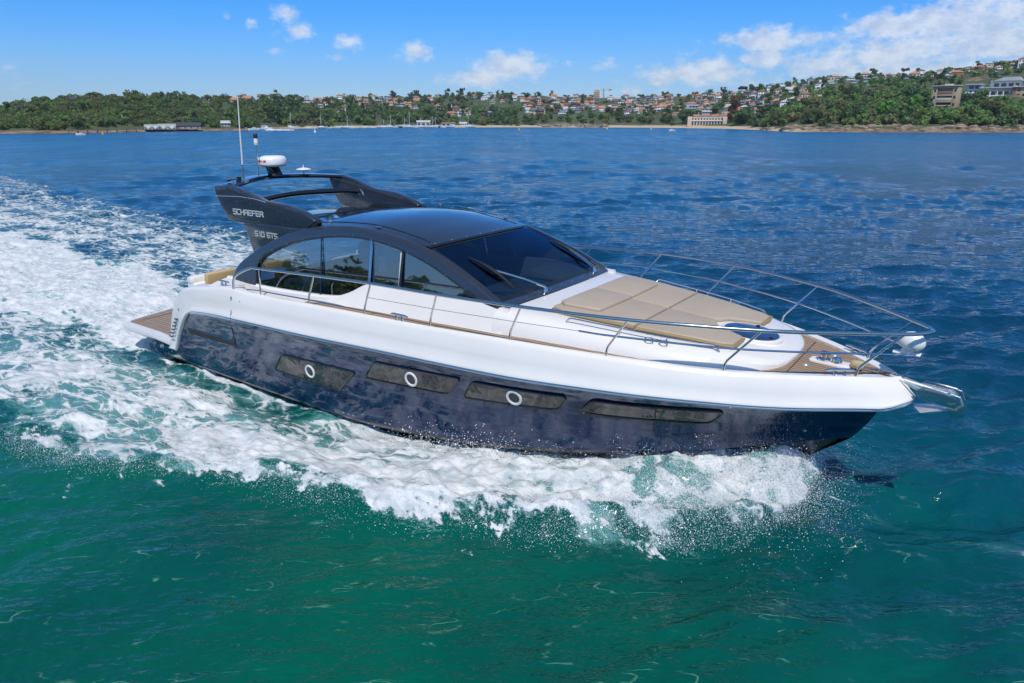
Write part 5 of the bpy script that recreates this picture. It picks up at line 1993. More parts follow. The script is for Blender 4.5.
def house_shapes(form):
    """Wall shell and roof for one house form; local x along the front, -y towards the bay, z up."""
    w, d, h = {'hip': (10, 8, 5.6), 'gable': (9, 8, 5.2), 'flat': (11, 8, 6.4), 'wide': (15, 9, 4.2), 'tower': (8, 8, 8.6)}[form]
    a, b = MB(), MB()
    a.box((0, 0, h / 2 - 1.5), (w, d, h + 3), .05)
    if form in ('flat',):
        b.box((0, -.3, h + .14), (w + 1.2, d + 1.4, .28), .04)
        a.box((w * .2, .5, h + .9), (w * .5, d * .6, 1.6), .05)
        a.box((0, -d / 2 - .7, h * .48), (w * .96, 1.5, .22), .03)
        a.box((0, -d / 2 - 1.4, h * .48 + .55), (w * .96, .08, 1.0), .02)
        b.box((w * .2, .5, h + 1.8), (w * .5 + .5, d * .6 + .5, .2), .03)
    elif form == 'gable':
        e, rh = .5, 2.9
        b.prism([(-w / 2 - e, -d / 2 - e, h - .1), (-w / 2 - e, d / 2 + e, h - .1), (-w / 2 - e, 0, h + rh)], (w + 2 * e, 0, 0))
        a.box((-w * .25, -d / 2 - 1.0, h * .40 - 1.0), (w * .45, 2.0, h * .8 + 2), .04)
        b.prism([(-w * .25 - w * .27, -d / 2 - 2.4, h * .82), (-w * .25 + w * .27, -d / 2 - 2.4, h * .82), (-w * .25, -d / 2 - 2.4, h * .82 + 2.0)], (0, 3.4, 0))
        a.box((w * .3, 1.2, h + 2.0), (.8, .8, 3.0), .03)
    else:
        e, rh = .6, {'hip': 2.5, 'wide': 2.3, 'tower': 2.2}[form]
        rl = (w - d) / 2 + .4
        v = [(-w / 2 - e, -d / 2 - e, h), (w / 2 + e, -d / 2 - e, h), (w / 2 + e, d / 2 + e, h), (-w / 2 - e, d / 2 + e, h), (-rl, 0, h + rh), (rl, 0, h + rh)]
        b.add(v, [(0, 1, 5, 4), (2, 3, 4, 5), (1, 2, 5), (3, 0, 4), (3, 2, 1, 0)])
        a.box((w * .18, 1.0, h + 1.6), (.8, .8, 3.2), .03)
        if form != 'wide':
            a.box((w * .12, -d / 2 - .9, h * .45), (w * .6, 1.8, .25), .03)
            for x in (-.16, .40):
                a.box((w * x, -d / 2 - 1.65, h * .2), (.22, .22, h * .52), .02)
    return a, b, (w, d, h)


for form in ('hip', 'gable', 'flat', 'wide', 'tower'):
    a, b, dim = house_shapes(form)
    HOUSE_W[form] = ({k: raw(a, "wall", WM[k]) for k in WM}, dim)
    HOUSE_R[form] = {k: raw(b, "roof", RM[k]) for k in RM}


def house(u, p, form, wall, roof, sc, label, rng):
    meshes, (w, d, h) = HOUSE_W[form]
    face = math.atan2(-p[0], p[1]) * .6 + rng.uniform(-.5, .5)
    o = empty("house", p, (0, 0, face), None, "house", "houses on the far slopes")
    o.scale = (sc, sc, sc)
    for nm, me in (("wall", meshes[wall]), ("roof", HOUSE_R[form][roof])):
        c = bpy.data.objects.new(nm, me)
        COL.objects.link(c)
        c.parent = o
    floors = 2 if h > 5 else 1
    for fl in range(floors):
        for x in (-.33, 0, .33):
            if rng.random() < .12:
                continue
            c = bpy.data.objects.new("window", WIN)
            COL.objects.link(c)
            c.parent = o
            c.location = (w * x, -d / 2 - .02 - (2.0 if form == 'gable' and x < -.1 and fl == 0 else 0), h * (.27 if fl == 0 else .74))
            c.scale = (rng.choice([1.0, 1.5, 2.0]), 1, 1.1)
    THINGS.append((o, u, label))
    return o


def slope_words(u, v):
    row = "low" if v > 115 else "midway up" if v > 104 else "high up"
    zone = far_side(u)
    return row + " " + zone


HR = random.Random(5)
H_SPOTS = []
for u, v in [(243, 99.5), (236, 103), (249, 102), (262, 99), (268, 99), (275, 100), (280, 99), (288, 100), (294, 100), (300, 102), (307, 99), (307, 104), (312, 105), (319, 103), (319, 109), (327, 101), (332, 103), (326, 106), (341, 101), (342, 103), (338, 112), (344, 111), (355, 103), (360, 102), (366, 103), (374, 101), (381, 102), (362, 108), (371, 108),
             (389, 101), (396, 102), (402, 101), (406, 105), (415, 98.5), (418, 103), (426, 98.5), (431, 100), (437, 99), (437, 101.5), (389, 106), (400, 108), (410, 109), (416, 109), (434, 114), (438, 112), (444, 113), (450, 109), (456, 111), (452, 115), (460, 114), (466, 112), (470, 115), (476, 115), (486, 115), (489, 116), (458, 98), (463, 98), (476, 98), (490, 96), (487, 99), (501, 99), (492, 102), (503, 102), (514, 99)]:
    H_SPOTS.append((u + HR.uniform(-1, 1), v + 1.2))
for k in range(185):
    u = 518 + (k * 37.7) % 252
    t = .03 + .93 * ((k * 0.618) % 1.0)
    v_lo, v_hi = float(skyv(u)) + 1.0, 117.0
    v = v_hi + (v_lo - v_hi) * t
    if u < 640 and v > 113 and HR.random() < .5 or 672 < u < 740 and 100 < v < 116 and HR.random() < .55:
        continue
    H_SPOTS.append((u, v))
for k in range(30):
    u = 768 + (k * 23.3) % 66
    v = float(skyv(u)) + 1.5 + (k * .618 % 1) * 26
    H_SPOTS.append((u, v))
for u in range(836, 1024, 8):
    H_SPOTS.append((u + HR.uniform(-2, 2), float(skyv(u)) + HR.uniform(.8, 5)))
for (u, v) in H_SPOTS:
    if 588 < u < 605 and v < 96 or 599 < u < 609 and v < 108:
        continue
    form = HR.choice(['hip', 'gable', 'flat', 'wide', 'hip', 'tower', 'flat'])
    wall = HR.choice(['cream', 'white', 'white', 'grey', 'brick', 'sandstone', 'pale grey', 'white'])
    roof = HR.choice(['charcoal', 'slate grey', 'pale metal']) if form == 'flat' else HR.choice(['terracotta', 'orange', 'terracotta', 'orange', 'pale metal', 'brown', 'slate grey', 'orange'])
    p_ = spot(u, v)
    shape = {'hip': 'hip roofed', 'gable': 'gabled', 'flat': 'flat roofed', 'wide': 'long low', 'tower': 'tall square'}[form]
    house(u, p_, form, wall, roof, HR.uniform(.54, .82), f"{shape} {wall} house with {roof} roof {slope_words(u, v)}", HR)


# ------------------------------------------------------------------ larger buildings
def facing(p, extra=0.0):
    return math.atan2(-p[0], p[1]) + extra


def block(name, u, v, label, cat, extra=0.0):
    p = spot(u, v)
    return empty(name, p, (0, 0, facing(p, extra)), label, cat), p


def add_win(parent, x, y, z, w, h, mat=None):
    c = bpy.data.objects.new("window", WIN)
    COL.objects.link(c)
    c.parent = parent
    c.location = (x, y, z)
    c.scale = (w, 1, h / 1.15)
    return c


# sandstone apartments on the headland
b, p_ = block("apartment_building", 942, 108.5, "square sandstone apartment block with deep balconies standing alone on the headland", "apartment block", R(-16))
ms = p_[1] / 731.0
W_, H_ = 22.5 * ms, 21.0 * ms
mb = MB()
for x0, x1, z0, z1 in [(-.5, -.30, 0, 1), (.30, .5, 0, 1), (-.30, .30, .90, 1), (-.30, .30, .56, .64), (-.30, .30, .27, .34), (-.30, .30, -.12, .06)]:
    mb.box(((x0 + x1) / 2 * W_, 0, (z0 + z1) / 2 * H_), ((x1 - x0) * W_, .5, (z1 - z0) * H_), .03)
mb.box((0, 4.2, H_ * .44), (W_, 5.4, H_ * 1.12), .05)
mb.box((-.5 * W_ + .2, 3.5, H_ * .47), (.5, 7, H_ * 1.05), .03)
mb.box((.5 * W_ - .2, 3.5, H_ * .47), (.5, 7, H_ * 1.05), .03)
mb.build("wall", WM['sandstone'], b)
mb = MB()
mb.box((0, 3.2, H_ * 1.015), (W_ + 1.0, 8.6, .5), .05)
mb.box((.05 * W_, 3.6, H_ * 1.05), (W_ * .3, 4, 1.2), .05)
mb.build("roof", WM['cream'], b)
for z0, z1 in ((.06, .27), (.34, .56), (.64, .90)):
    mb = MB()
    mb.box((0, .9, (z0 + z1) / 2 * H_), (W_ * .6, .1, (z1 - z0) * H_), .0)
    mb.build("window", M['win'], b)
    mb = MB()
    mb.box((0, -.30, (z0 + .07) * H_), (W_ * .6, .08, .13 * H_ if z0 > .3 else .05 * H_), .01)
    mb.build("balustrade", WM['cream'] if z0 < .5 else WM['brick'], b)
for x in (-.40, .40):
    for z in (.17, .50, .80):
        add_win(b, x * W_, -.24, z * H_, 1.9 * ms, 2.6 * ms)

# white villa
b, p_ = block("white_villa", 984, 96.5, "large white villa of stepped terraces and glass balconies on the headland top", "house", R(-8))
ms = p_[1] / 731.0
mb = MB()
mb.box((-12.0 * ms, 3, -.2 * ms), (13 * ms, 9, 10 * ms), .05)
mb.box((8.5 * ms, 4, 3 * ms), (31 * ms, 8, 9 * ms), .05)
mb.box((13.5 * ms, 6, 10 * ms), (26 * ms, 8, 7 * ms), .05)
for x in (-3, 3, 9, 14, 19, 23):
    mb.box((x * ms, -3.2, 2.6 * ms), (.55, .55, 5.2 * ms), .03)
mb.build("wall", M['trim'], b)
mb = MB()
mb.box((-11.5 * ms, 3, 8.2 * ms), (12.5 * ms, 8, 5.6 * ms), .05)
mb.build("upper_storey", WM['pale grey'], b)
mb = MB()
mb.box((-12 * ms, 2, 11.4 * ms), (15 * ms, 11.5, .6), .06)
mb.box((-12 * ms, .2, 3.0 * ms), (15 * ms, 12.0, .5), .06)
mb.box((9 * ms, 1.2, 7.9 * ms), (32 * ms, 11.5, .7), .06)
mb.box((15 * ms, 5, 14.0 * ms), (28 * ms, 11, .7), .06)
mb.prism([(3 * ms, -1, 14.2 * ms), (27 * ms, -1, 14.2 * ms), (24 * ms, -1, 17.5 * ms), (12 * ms, -1, 17.5 * ms)], (0, 9, 0))
mb.build("roof", RM['pale metal'], b)
for x, z, w, h, y in [(-15, -1.5, 3, 3.4, -1.55), (-9.5, -1.5, 5, 3.4, -1.55), (-14, 4.6, 1.6, 1.8, -1.55), (-10, 4.6, 1.6, 1.8, -1.55), (-14, 9, 4, 3, -1.05), (-9, 9, 4, 3, -1.05), (0, 2.4, 3.4, 4, -.05), (5, 2.4, 3.4, 4, -.05), (10.5, 2.4, 3.4, 4, -.05), (16, 2.4, 3.4, 4, -.05), (21, 2.4, 3, 4, -.05), (6, 10.2, 4, 3.6, 1.95), (12, 10.2, 4, 3.6, 1.95), (18, 10.2, 4, 3.6, 1.95), (23, 10.2, 3, 3.6, 1.95)]:
    add_win(b, x * ms, y, z * ms, w * ms, h * ms)
mb = MB()
mb.box((6 * ms, -4.2, .4 * ms), (34 * ms, .10, 1.3 * ms), .02)
mb.box((6 * ms, -2.2, -.5 * ms), (34 * ms, 4.2, .5 * ms), .03)
mb.build("balcony", M['trim'], b)
# stone house at the far right
b, p_ = block("stone_house", 1022, 97.5, "sandstone house with square tower half cut by the right border", "house", R(-5))
ms = p_[1] / 731.0
mb = MB()
mb.box((0, 3, 3.6 * ms), (22 * ms, 9, 12.5 * ms), .05)
mb.box((-9.5 * ms, .2, 4.4 * ms), (3.4 * ms, 3.4, 14 * ms), .05)
mb.build("wall", WM['sandstone'], b)
mb = MB()
mb.box((0, 2.8, 10.2 * ms), (24 * ms, 11, .6), .05)
mb.build("roof", WM['cream'], b)
for x in (-5.5, 0, 5.5):
    for z in (2.2, 7.2):
        add_win(b, x * ms, -1.55, z * ms, 2.6 * ms, 2.8 * ms)
# long pavilion behind the beach
b, p_ = block("beach_pavilion", 708, 125.6, "long low cream pavilion with arched openings behind the sandy beach", "pavilion")
ms = p_[1] / 731.0
mb = MB()
mb.box((0, 3, 2.8 * ms), (37 * ms, 7, 9.6 * ms), .05)
mb.box((-17.0 * ms, 1.8, 3.6 * ms), (4 * ms, 9, 10.0 * ms), .05)
mb.box((17.0 * ms, 1.8, 3.6 * ms), (4 * ms, 9, 10.0 * ms), .05)
mb.build("wall", WM['cream'], b)
mb = MB()
mb.box((0, 3, 7.9 * ms), (38 * ms, 7.6, .5), .04)
mb.box((0, -.6, 4.5 * ms), (31 * ms, 1.0, .3), .03)
mb.build("cornice", M['trim'], b)
for k in range(11):
    add_win(b, (-14 + 2.8 * k) * ms, -.55, 2.0 * ms, 1.5 * ms, 3.2 * ms)
for k in range(11):
    add_win(b, (-14 + 2.8 * k) * ms, -.55, 6.2 * ms, 1.2 * ms, 1.4 * ms)
# apartment tower on the skyline
b, p_ = block("apartment_tower", 596, 98.5, "tan apartment tower rising above the ridge at mid shore", "apartment tower")
ms = p_[1] / 731.0
mb = MB()
mb.box((-1.2 * ms, 3, 2 * ms), (3.4 * ms, 5, 9 * ms), .05)
mb.box((1.4 * ms, 2.6, 2.4 * ms), (3.4 * ms, 5, 10 * ms), .05)
mb.build("wall", WM['sandstone'], b)
mb = MB()
mb.box((.2 * ms, 3, 7.6 * ms), (4 * ms, 3.4, 1.0 * ms), .05)
mb.build("roof", WM['grey'], b)
for k in range(4):
    for x in (-2.0, -.7, .7, 2.1):
        add_win(b, x * ms, .42 if x < 0 else .02, (.4 + 1.8 * k) * ms, .7 * ms, .9 * ms)
# two pale apartment blocks on the ridge at the right
for (u, v, lab) in ((830, 82.5, "yellow stepped apartment block on the ridge left of the headland trees"), (859, 79, "pale yellow apartment block among trees on the headland ridge")):
    b, p_ = block("apartment_block", u, v, lab, "apartment block")
    ms = p_[1] / 731.0
    mb = MB()
    mb.box((0, 3, 2 * ms), (12.5 * ms, 8, 7 * ms), .05)
    mb.box((1 * ms, 3, 6.0 * ms), (6 * ms, 6, 3.4 * ms), .05)
    mb.build("wall", WM['cream'], b)
    mb = MB()
    mb.box((0, 3, 5.6 * ms), (13.2 * ms, 9, .4), .04)
    mb.build("roof", WM['sandstone'], b)
    for x in (-4, -1.3, 1.3, 4):
        add_win(b, x * ms, -1.05, 3.2 * ms, 1.3 * ms, 1.3 * ms)
# orange roofed houses behind the pavilion
for k, u in enumerate((697, 706, 716, 725)):
    house(u, spot(u, 119.5), 'wide', 'cream', ['orange', 'terracotta'][k % 2], .62, f"low cream house with {['orange', 'terracotta'][k % 2]} roof peeping over the beach pavilion", HR)
# marina sheds
for (u, v, w, h, lab, nm) in ((423, 126.2, 13, 4.2, "pale grey marina shed with low curved roof behind the yachts", "marina_shed"), (448, 126.4, 13.5, 3.4, "cream flat roofed kiosk beside the marina shed", "kiosk"), (463, 125.6, 7, 2.2, "small white boathouse between kiosk and sandy beach", "boathouse"), (246 - 22, 126, 8.5, 3.2, "small blue grey cottage at the tree line right of the jetty sheds", "cottage")):
    b, p_ = block(nm, u, v, lab, "shed")
    ms = p_[1] / 731.0
    mb = MB()
    mb.box((0, 2, h / 2 * ms - .3), (w * ms, 5, h * ms), .05)
    mb.build("wall", WM['white' if nm == 'boathouse' else 'cream' if nm == 'kiosk' else 'pale grey'], b)
    mb = MB()
    if nm in ('kiosk',):
        mb.box((0, 1.8, h * ms), (w * ms + .8, 6.2, .35), .04)
    else:
        mb.prism([(-w / 2 * ms - .4, -1, h * ms - .3), (-w / 2 * ms - .4, 5, h * ms - .3), (-w / 2 * ms - .4, 2, h * ms + 1.1)], (w * ms + .8, 0, 0))
    mb.build("roof", RM['pale metal'], b)
    for x in (-.33, 0, .33):
        add_win(b, x * w * ms, -.52, h * .45 * ms, w * .2 * ms, h * .45 * ms)
# jetty with three boat sheds
pj0, pj1 = spot(66, 132.6), spot(240, 130.0)


def jet(u, off=0.0):
    t = (u - 66) / (240 - 66)
    g = ground(u, 0.0)
    d = math.hypot(g[0], g[1])
    return g * ((d - 4 - off) / d) * (1, 1, 0)


mb = MB()
jp = [jet(u) for u in np.linspace(66, 178, 24)]
for a_, b_ in zip(jp[:-1], jp[1:]):
    c_ = (a_ + b_) / 2
    mb.box((c_[0], c_[1], 1.25), (np.linalg.norm(b_ - a_) + .1, 2.4, .22), .02, rot=math.atan2(b_[1] - a_[1], b_[0] - a_[0]))
jt = mb.build("jetty", simple("weathered_timber", (.20, .17, .14), .9, var=.3), None)
tag(jt, "long low timber jetty running along the left shore to the sheds", "jetty")
for q in jp[::2]:
    mb = MB()
    mb.tube([(q[0], q[1] - 1.0, -1.2), (q[0], q[1] - 1.0, 1.5)], .16, 7)
    mb.build("pile", BARK, jt)
for (u, w, h, roofc, wallc, lab) in ((149, 13.5, 5.0, 'pale metal', 'white', "leftmost boat shed on the jetty with pale green roof and white gables"), (165, 16, 5.4, 'pale metal', 'white', "middle boat shed on the jetty with pale green roof and white gables"), (186, 24, 6.4, 'charcoal', 'sandstone', "long dark roofed boat shed at the right end of the jetty")):
    q = jet(u, -3.0)
    b = empty("boat_shed", (q[0], q[1], 1.0), (0, 0, facing(q)), lab, "boat shed", "boat sheds on the jetty")
    ms = q[1] / 731.0
    mb = MB()
    mb.box((0, 2.5, h * .26 * ms), (w * ms * .96, 7, h * .52 * ms), .05)
    if wallc == 'white':
        for x in (-.22, .26):
            mb.prism([((x - .17) * w * ms, -1.5, 0), ((x + .17) * w * ms, -1.5, 0), ((x + .17) * w * ms, -1.5, h * .40 * ms), (x * w * ms, -1.5, h * .78 * ms), ((x - .17) * w * ms, -1.5, h * .40 * ms)], (0, 3.2, 0))
    mb.build("wall", WM[wallc], b)
    mb = MB()
    mb.prism([(-w / 2 * ms, -1.4, h * .5 * ms), (-w / 2 * ms, 6.4, h * .5 * ms), (-w / 2 * ms, 2.5, h * ms)], (w * ms, 0, 0))
    mb.build("roof", simple("pale_green_roof", (.34, .40, .34), .7) if wallc == 'white' else RM['charcoal'], b)
    for x in (-.36, -.12, .12, .36):
        add_win(b, x * w * ms, -1.52 if wallc == 'white' else -1.02, h * .22 * ms, 1.2 * ms, 1.3 * ms)
# long low green roofed building, far left
b, p_ = block("hall", 6, 109.5, "long green roofed hall at the far left edge of the hill", "hall")
ms = p_[1] / 731.0
mb = MB()
mb.box((0, 2, 1.0 * ms), (19 * ms, 6, 4 * ms), .05)
mb.build("wall", WM['brick'], b)
mb = MB()
mb.prism([(-10.5 * ms, -1.8, 2.6 * ms), (-10.5 * ms, 6, 2.6 * ms), (-10.5 * ms, 2.2, 5.2 * ms)], (21 * ms, 0, 0))
mb.build("roof", simple("dull_green_roof", (.17, .22, .17), .7), b)
for x in (-7, -3, 1, 5):
    add_win(b, x * ms, -1.05, 1.2 * ms, 1.6 * ms, 1.3 * ms)
for (u, v) in ((22, 115.0), (75, 104.6)):
    house(u, spot(u, v), 'gable', 'white', 'charcoal', .55, "small white gabled house with charcoal roof alone on the left wooded hill", TR)
# lawn
mb = MB()
pts = [spot(u, v) for u, v in ((752, 126.0), (778, 125.8), (786, 124.2), (764, 122.6))]
mb.add([q + (0, 0, .9) for q in pts], [(0, 1, 2, 3)])
lawn = mb.build("lawn", simple("mown_lawn", (.075, .14, .03), .9, var=.2, vscale=.2), None)
lawn['kind'] = 'structure'
# tower crane
p_ = spot(603, 103)
b = empty("tower_crane", p_, (0, 0, R(-12)), "orange tower crane standing above the houses at mid shore", "crane")
ms = p_[1] / 731.0
m_or = simple("orange_crane_paint", (.55, .22, .03), .5)
mb = MB()
for sx in (-.5, .5):
    for sy in (-.5, .5):
        mb.tube([(sx, sy, 0), (sx, sy, 13 * ms)], .24, 5)
for k in range(12):
    z = 13 * ms * k / 12
    mb.tube([(-.5, -.5, z), (.5, -.5, z + 13 * ms / 12)], .10, 4)
    mb.tube([(.5, .5, z), (-.5, .5, z + 13 * ms / 12)], .10, 4)
mb.build("mast", m_or, b)
mb = MB()
mb.tube([(-10 * ms, 0, 12.0 * ms), (9 * ms, 0, 12.2 * ms)], .16, 5)
mb.tube([(-10 * ms, 0, 12.5 * ms), (0, 0, 13.6 * ms), (7 * ms, 0, 12.9 * ms)], .10, 5)
mb.box((6.5 * ms, 0, 12.2 * ms), (3.6, 1.2, 1.6), .05)
mb.build("jib", m_or, b)
# masts and poles on the ridges
for (u, v, h, lab) in ((131, 97, 12, "thin white flagpole on top of the left wooded hill"), (965, 73, 8, "thin grey mast on the ridge above the white villa"), (807, 88, 10, "thin grey mast with a small head on the ridge behind the beach"), (121, 124, 9, "white pole among trees above the left jetty")):
    p_ = spot(u, v)
    ms = p_[1] / 731.0
    mb = MB()
    mb.tube([(p_[0], p_[1], p_[2] - 1), (p_[0], p_[1], p_[2] + h * ms)], [.22, .12], 6)
    if 'head' in lab or 'grey' in lab:
        mb.box((p_[0], p_[1], p_[2] + h * ms), (.9, .6, 1.2), .1)
    tag(mb.build("flagpole" if 'flag' in lab else "mast", M['trim'] if 'white' in lab else BARK, None), lab, "flagpole" if 'flag' in lab else "mast")
# rocky point
mb = MB()
m_rock, nt, p = material("grey_brown_rock")
co = nt.coord()
nt.put(p.inputs['Base Color'], nt.mix(nt.step(nt.noise(nt.mapping(co, scale=(.4, .4, 2)), .8, 5, .65), .35, .65), (.085, .065, .05), (.33, .26, .18)))
p.inputs['Roughness'].default_value = .95


def boulder(p, s, seed):
    bm = bmesh.new()
    bmesh.ops.create_icosphere(bm, subdivisions=2, radius=1)
    rg = np.random.default_rng(seed)
    o1 = rg.normal(0, 1, (6, 3))
    for v in bm.verts:
        n = np.array(v.co)
        k = 1 + .16 * sum(math.sin(2.3 * float(n @ q) + i) for i, q in enumerate(o1)) / 2
        v.co = Vector((n[0] * s[0] * k, n[1] * s[1] * k, n[2] * s[2] * k))
    bm.verts.index_update()
    mb = MB()
    mb.add([(v.co + Vector(p))[:] for v in bm.verts], [tuple(v.index for v in f.verts) for f in bm.faces])
    bm.free()
    return mb


BR = random.Random(8)
for k in range(26):
    u = 541 + k * 2.5 + BR.uniform(-2, 2)
    g = ground(u, BR.uniform(.012, .05))
    s = BR.uniform(1.2, 2.6)
    o = boulder((g[0], g[1], g[2] + .5), (s * 1.5, s, s * .85), 300 + k).build("boulder", m_rock, None, angle=25)
    THINGS.append((o, u, "grey brown boulder on the rocky point left of the beach"))
    tag(o, None, "boulder", "boulders of the rocky point")
for k in range(64):
    u = 768 + k * 4.1 + BR.uniform(-2, 2)
    g = ground(u, BR.uniform(.010, .062))
    s = BR.uniform(.7, 2.1)
    o = boulder((g[0], g[1], g[2] + .2), (s * 1.7, s, s * .75), 400 + k).build("boulder", m_rock, None, angle=25)
    THINGS.append((o, u, "brown boulder at the foot of the headland " + ("by the sandy beach" if u < 850 else "below the sandstone apartments" if u < 960 else "below the white villa")))
    tag(o, None, "boulder", "boulders along the headland")

# ------------------------------------------------------------------ boats at anchor
m_hull = {'white': M['trim'], 'navy': simple("navy_boat_paint", (.02, .03, .09), .3), 'red': simple("red_boat_paint", (.35, .03, .02), .4)}


def boat_hull(L, W, H, name="hull"):
    mb = MB()
    rr = []
    for t in np.linspace(0, 1, 12):
        x = (t - .5) * L
        w = W / 2 * (1 - max(0, (t - .45) / .55) ** 2.2) * (.82 + .18 * min(t * 4, 1))
        z = H * (1 + .35 * t * t)
        rr.append([(x, -w, z), (x, -w * .92, H * .35), (x, -w * .55, -.25), (x, 0, -.45), (x, w * .55, -.25), (x, w * .92, H * .35), (x, w, z), (x, 0, z + .08)])
    mb.loft(rr, close_v=True, cap=True)
    return mb


def sailboat(u, v, mast_px, label, col='white', Lm=9.5):
    d = CAM_H / math.tan(-elev_of(v, u))
    p = at(u, v, d) * (1, 1, 0)
    ms = p[1] / 731.0
    o = empty("sailboat", p, (0, 0, BR.uniform(-.5, .5) + (3.14 if BR.random() < .5 else 0)), label, "sailboat", "sailboats at anchor before the far beach")
    boat_hull(Lm, 2.9, .95).build("hull", m_hull[col], o)
    mb = MB()
    mb.box((.3, 0, 1.25), (3.6, 1.7, .55), .15)
    mb.build("cabin", M['trim'], o)
    H = mast_px * ms
    mb = MB()
    mb.tube([(.6, 0, .9), (.6, 0, H)], .10, 6)
    mb.tube([(.6, -1.0, H * .62), (.6, 1.0, H * .62)], .05, 5)
    mb.tube([(.6, 0, H), (Lm / 2 - .2, 0, 1.25)], .03, 4)
    mb.tube([(.6, 0, H), (-Lm / 2 + .2, 0, 1.2)], .03, 4)
    mb.build("mast", M['trim'], o)
    mb = MB()
    mb.tube([(.5, 0, 2.0), (-3.2, 0, 1.9)], .17, 6)
    mb.build("boom", m_hull['navy' if BR.random() < .5 else 'white'], o)
    return o


for (u, v, mp, lab) in [(268, 129.0, 12, "sailboat with bare mast just right of the yacht's radar dome"), (290.5, 128.7, 15.5, "tall two sparred sailboat with pale sails furled, second from the left of the anchorage"), (322, 128.4, 13, "white sailboat with one tall bare mast before the green valley"), (347, 128.3, 12, "white sailboat with a stout hull and double mast, left of the marina"), (390, 127.9, 12, "slim masted sailboat at the left edge of the marina"),
                        (404, 127.8, 10.5, "sailboat with short mast beside the marina's left pontoon"), (409, 127.8, 15, "sailboat with the tallest mast before the marina shed"), (421.5, 127.7, 9.5, "small sailboat directly in front of the grey marina shed"), (432, 127.7, 11, "sailboat between the marina shed and the kiosk"), (436.5, 127.6, 10, "slim sailboat just left of the cream kiosk"), (469, 127.5, 10.5, "lone white sailboat right of the kiosk near the sandy beach"), (383, 127.9, 8, "little sailboat at the anchorage's middle with low mast")]:
    sailboat(u, v, mp, lab, 'navy' if u in (404, 436.5) else 'white')


def launch(u, v, L, label, cat="motorboat", group="motorboats by the far beach"):
    d = CAM_H / math.tan(-elev_of(v, u))
    p = at(u, v, d) * (1, 1, 0)
    o = empty("motorboat", p, (0, 0, BR.uniform(-.4, .4) + (3.14 if BR.random() < .4 else 0)), label, cat, group)
    boat_hull(L, L * .33, L * .12).build("hull", M['trim'], o)
    mb = MB()
    mb.prism([(-L * .15, -L * .12, L * .12), (L * .22, -L * .12, L * .12), (L * .10, -L * .12, L * .26), (-L * .15, -L * .12, L * .26)], (0, L * .24, 0))
    mb.build("cabin", M['trim'], o, bevel=.05)
    mb = MB()
    mb.box((L * .0, 0, L * .20), (L * .24, L * .25, L * .05), .01)
    mb.build("window", M['win'], o)
    return o


for (u, v, L, lab) in [(265, 130.3, 9, "motor launch under way in front of the anchorage, trailing a white wake"), (246, 130.2, 5, "small moored motorboat just right of the yacht's whip aerial"), (254, 130.4, 6, "white motorboat partly behind the yacht's masthead light"), (308, 128.4, 6, "low white motorboat between two bare masted sailboats"), (336, 128.2, 6, "low white motorboat right of the single masted sailboat"), (362, 128.0, 5, "tiny white motorboat midway along the anchorage"),
                       (398, 127.8, 6, "white motorboat among the marina's left masts"), (415, 127.7, 7, "white cabin boat tied up at the marina shed"), (441, 127.6, 6, "white cabin boat tied up left of the kiosk"), (452, 127.6, 9, "red bottomed ferry shaped cabin boat before the kiosk"), (370, 128, 5, "tiny white dinghy at the right of the anchorage"), (672, 131.0, 3.6, "lone white dinghy off the sandy beach"), (81, 135.0, 3.2, "small white dinghy moored off the left jetty")]:
    launch(u, v, L, lab)
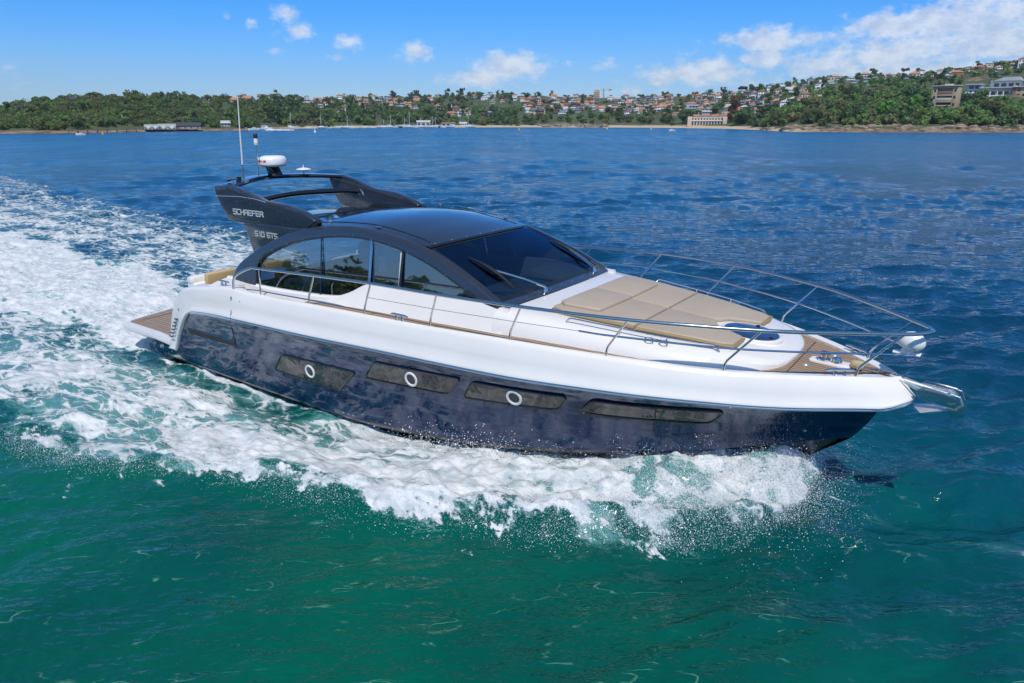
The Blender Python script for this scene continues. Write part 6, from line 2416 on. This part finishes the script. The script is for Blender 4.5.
for (u, v, lab) in [(519, 130.0, "yellow marker buoy off the rocky point"), (607, 129.2, "yellow marker buoy off the beach's left end"), (651, 129.6, "yellow marker buoy before the beach trees"), (103, 134.2, "orange mooring buoy off the left jetty"), (315, 132.4, "white mooring buoy in open water before the anchorage")]:
    d = CAM_H / math.tan(-elev_of(v, u))
    p = at(u, v, d) * (1, 1, 0)
    mb = MB()
    mb.lathe([(0, -.5), (.45, -.4), (.55, .1), (.35, .55), (.14, .8), (.12, 1.5), (.0, 1.6)], p, 12)
    tag(mb.build("buoy", m_or if 'orange' in lab else M['trim'] if 'white' in lab else simple("yellow_buoy", (.60, .42, .04), .5), None), lab, "buoy")
# wake of the far launch: a low ridge of broken water
d = CAM_H / math.tan(-elev_of(130.5, 270))
q0, q1 = at(267, 130.5, d) * (1, 1, 0), at(293, 130.3, d + 4) * (1, 1, 0)
pts, sz = [], []
n = 2600
t = RNG.uniform(0, 1, n)
pts = q0[None] + (q1 - q0)[None] * t[:, None] + np.stack([RNG.normal(0, .3, n), RNG.normal(0, 1.2, n), np.abs(RNG.normal(0, .16, n)) * (1.4 - t)], 1)
drops("distant_wake", pts, RNG.uniform(.08, .25, n), "white wake of the far launch before the anchorage", m_spray)

# ------------------------------------------------------------------ labels of the far shore made unique by order from the left
ORD = ["leftmost", "second from left", "third from left", "fourth from left", "fifth from left", "sixth from left", "seventh from left", "eighth from left"]
NUM = {2: "two", 3: "three", 4: "four", 5: "five", 6: "six", 7: "seven", 8: "eight"}
by = {}
for o, u, lab in THINGS:
    by.setdefault(lab, []).append((u, o))
for lab, L in by.items():
    L.sort(key=lambda q: q[0])
    if len(L) == 1 or len(L) > 8:
        for u, o in L:
            o['label'] = lab.lstrip('!')
        continue
    for k, (u, o) in enumerate(L):
        w = ORD[k] if k < len(L) - 1 else "rightmost"
        if len(L) == 3 and k == 1:
            w = "middle"
        o['label'] = f"{w} {lab.lstrip('!')}"

# ================================================================== the air over the bay
mb = MB()
mb.box((0, 900, 60), (5000, 2600, 140))
hm = bpy.data.materials.new("sea_haze")
hm.use_nodes = True
ht_ = NT(hm.node_tree)
ht_.n.clear()
ho = ht_.node('ShaderNodeOutputMaterial')
hv = ht_.node('ShaderNodeVolumePrincipled')
ht_.put(hv.inputs['Color'], (.86, .92, 1.0))
hv.inputs['Density'].default_value = 0.00012
hv.inputs['Anisotropy'].default_value = 0.3
ht_.l.new(hv.outputs[0], ho.inputs['Volume'])
haze = mb.build("haze", hm, None)
haze['kind'] = 'stuff'
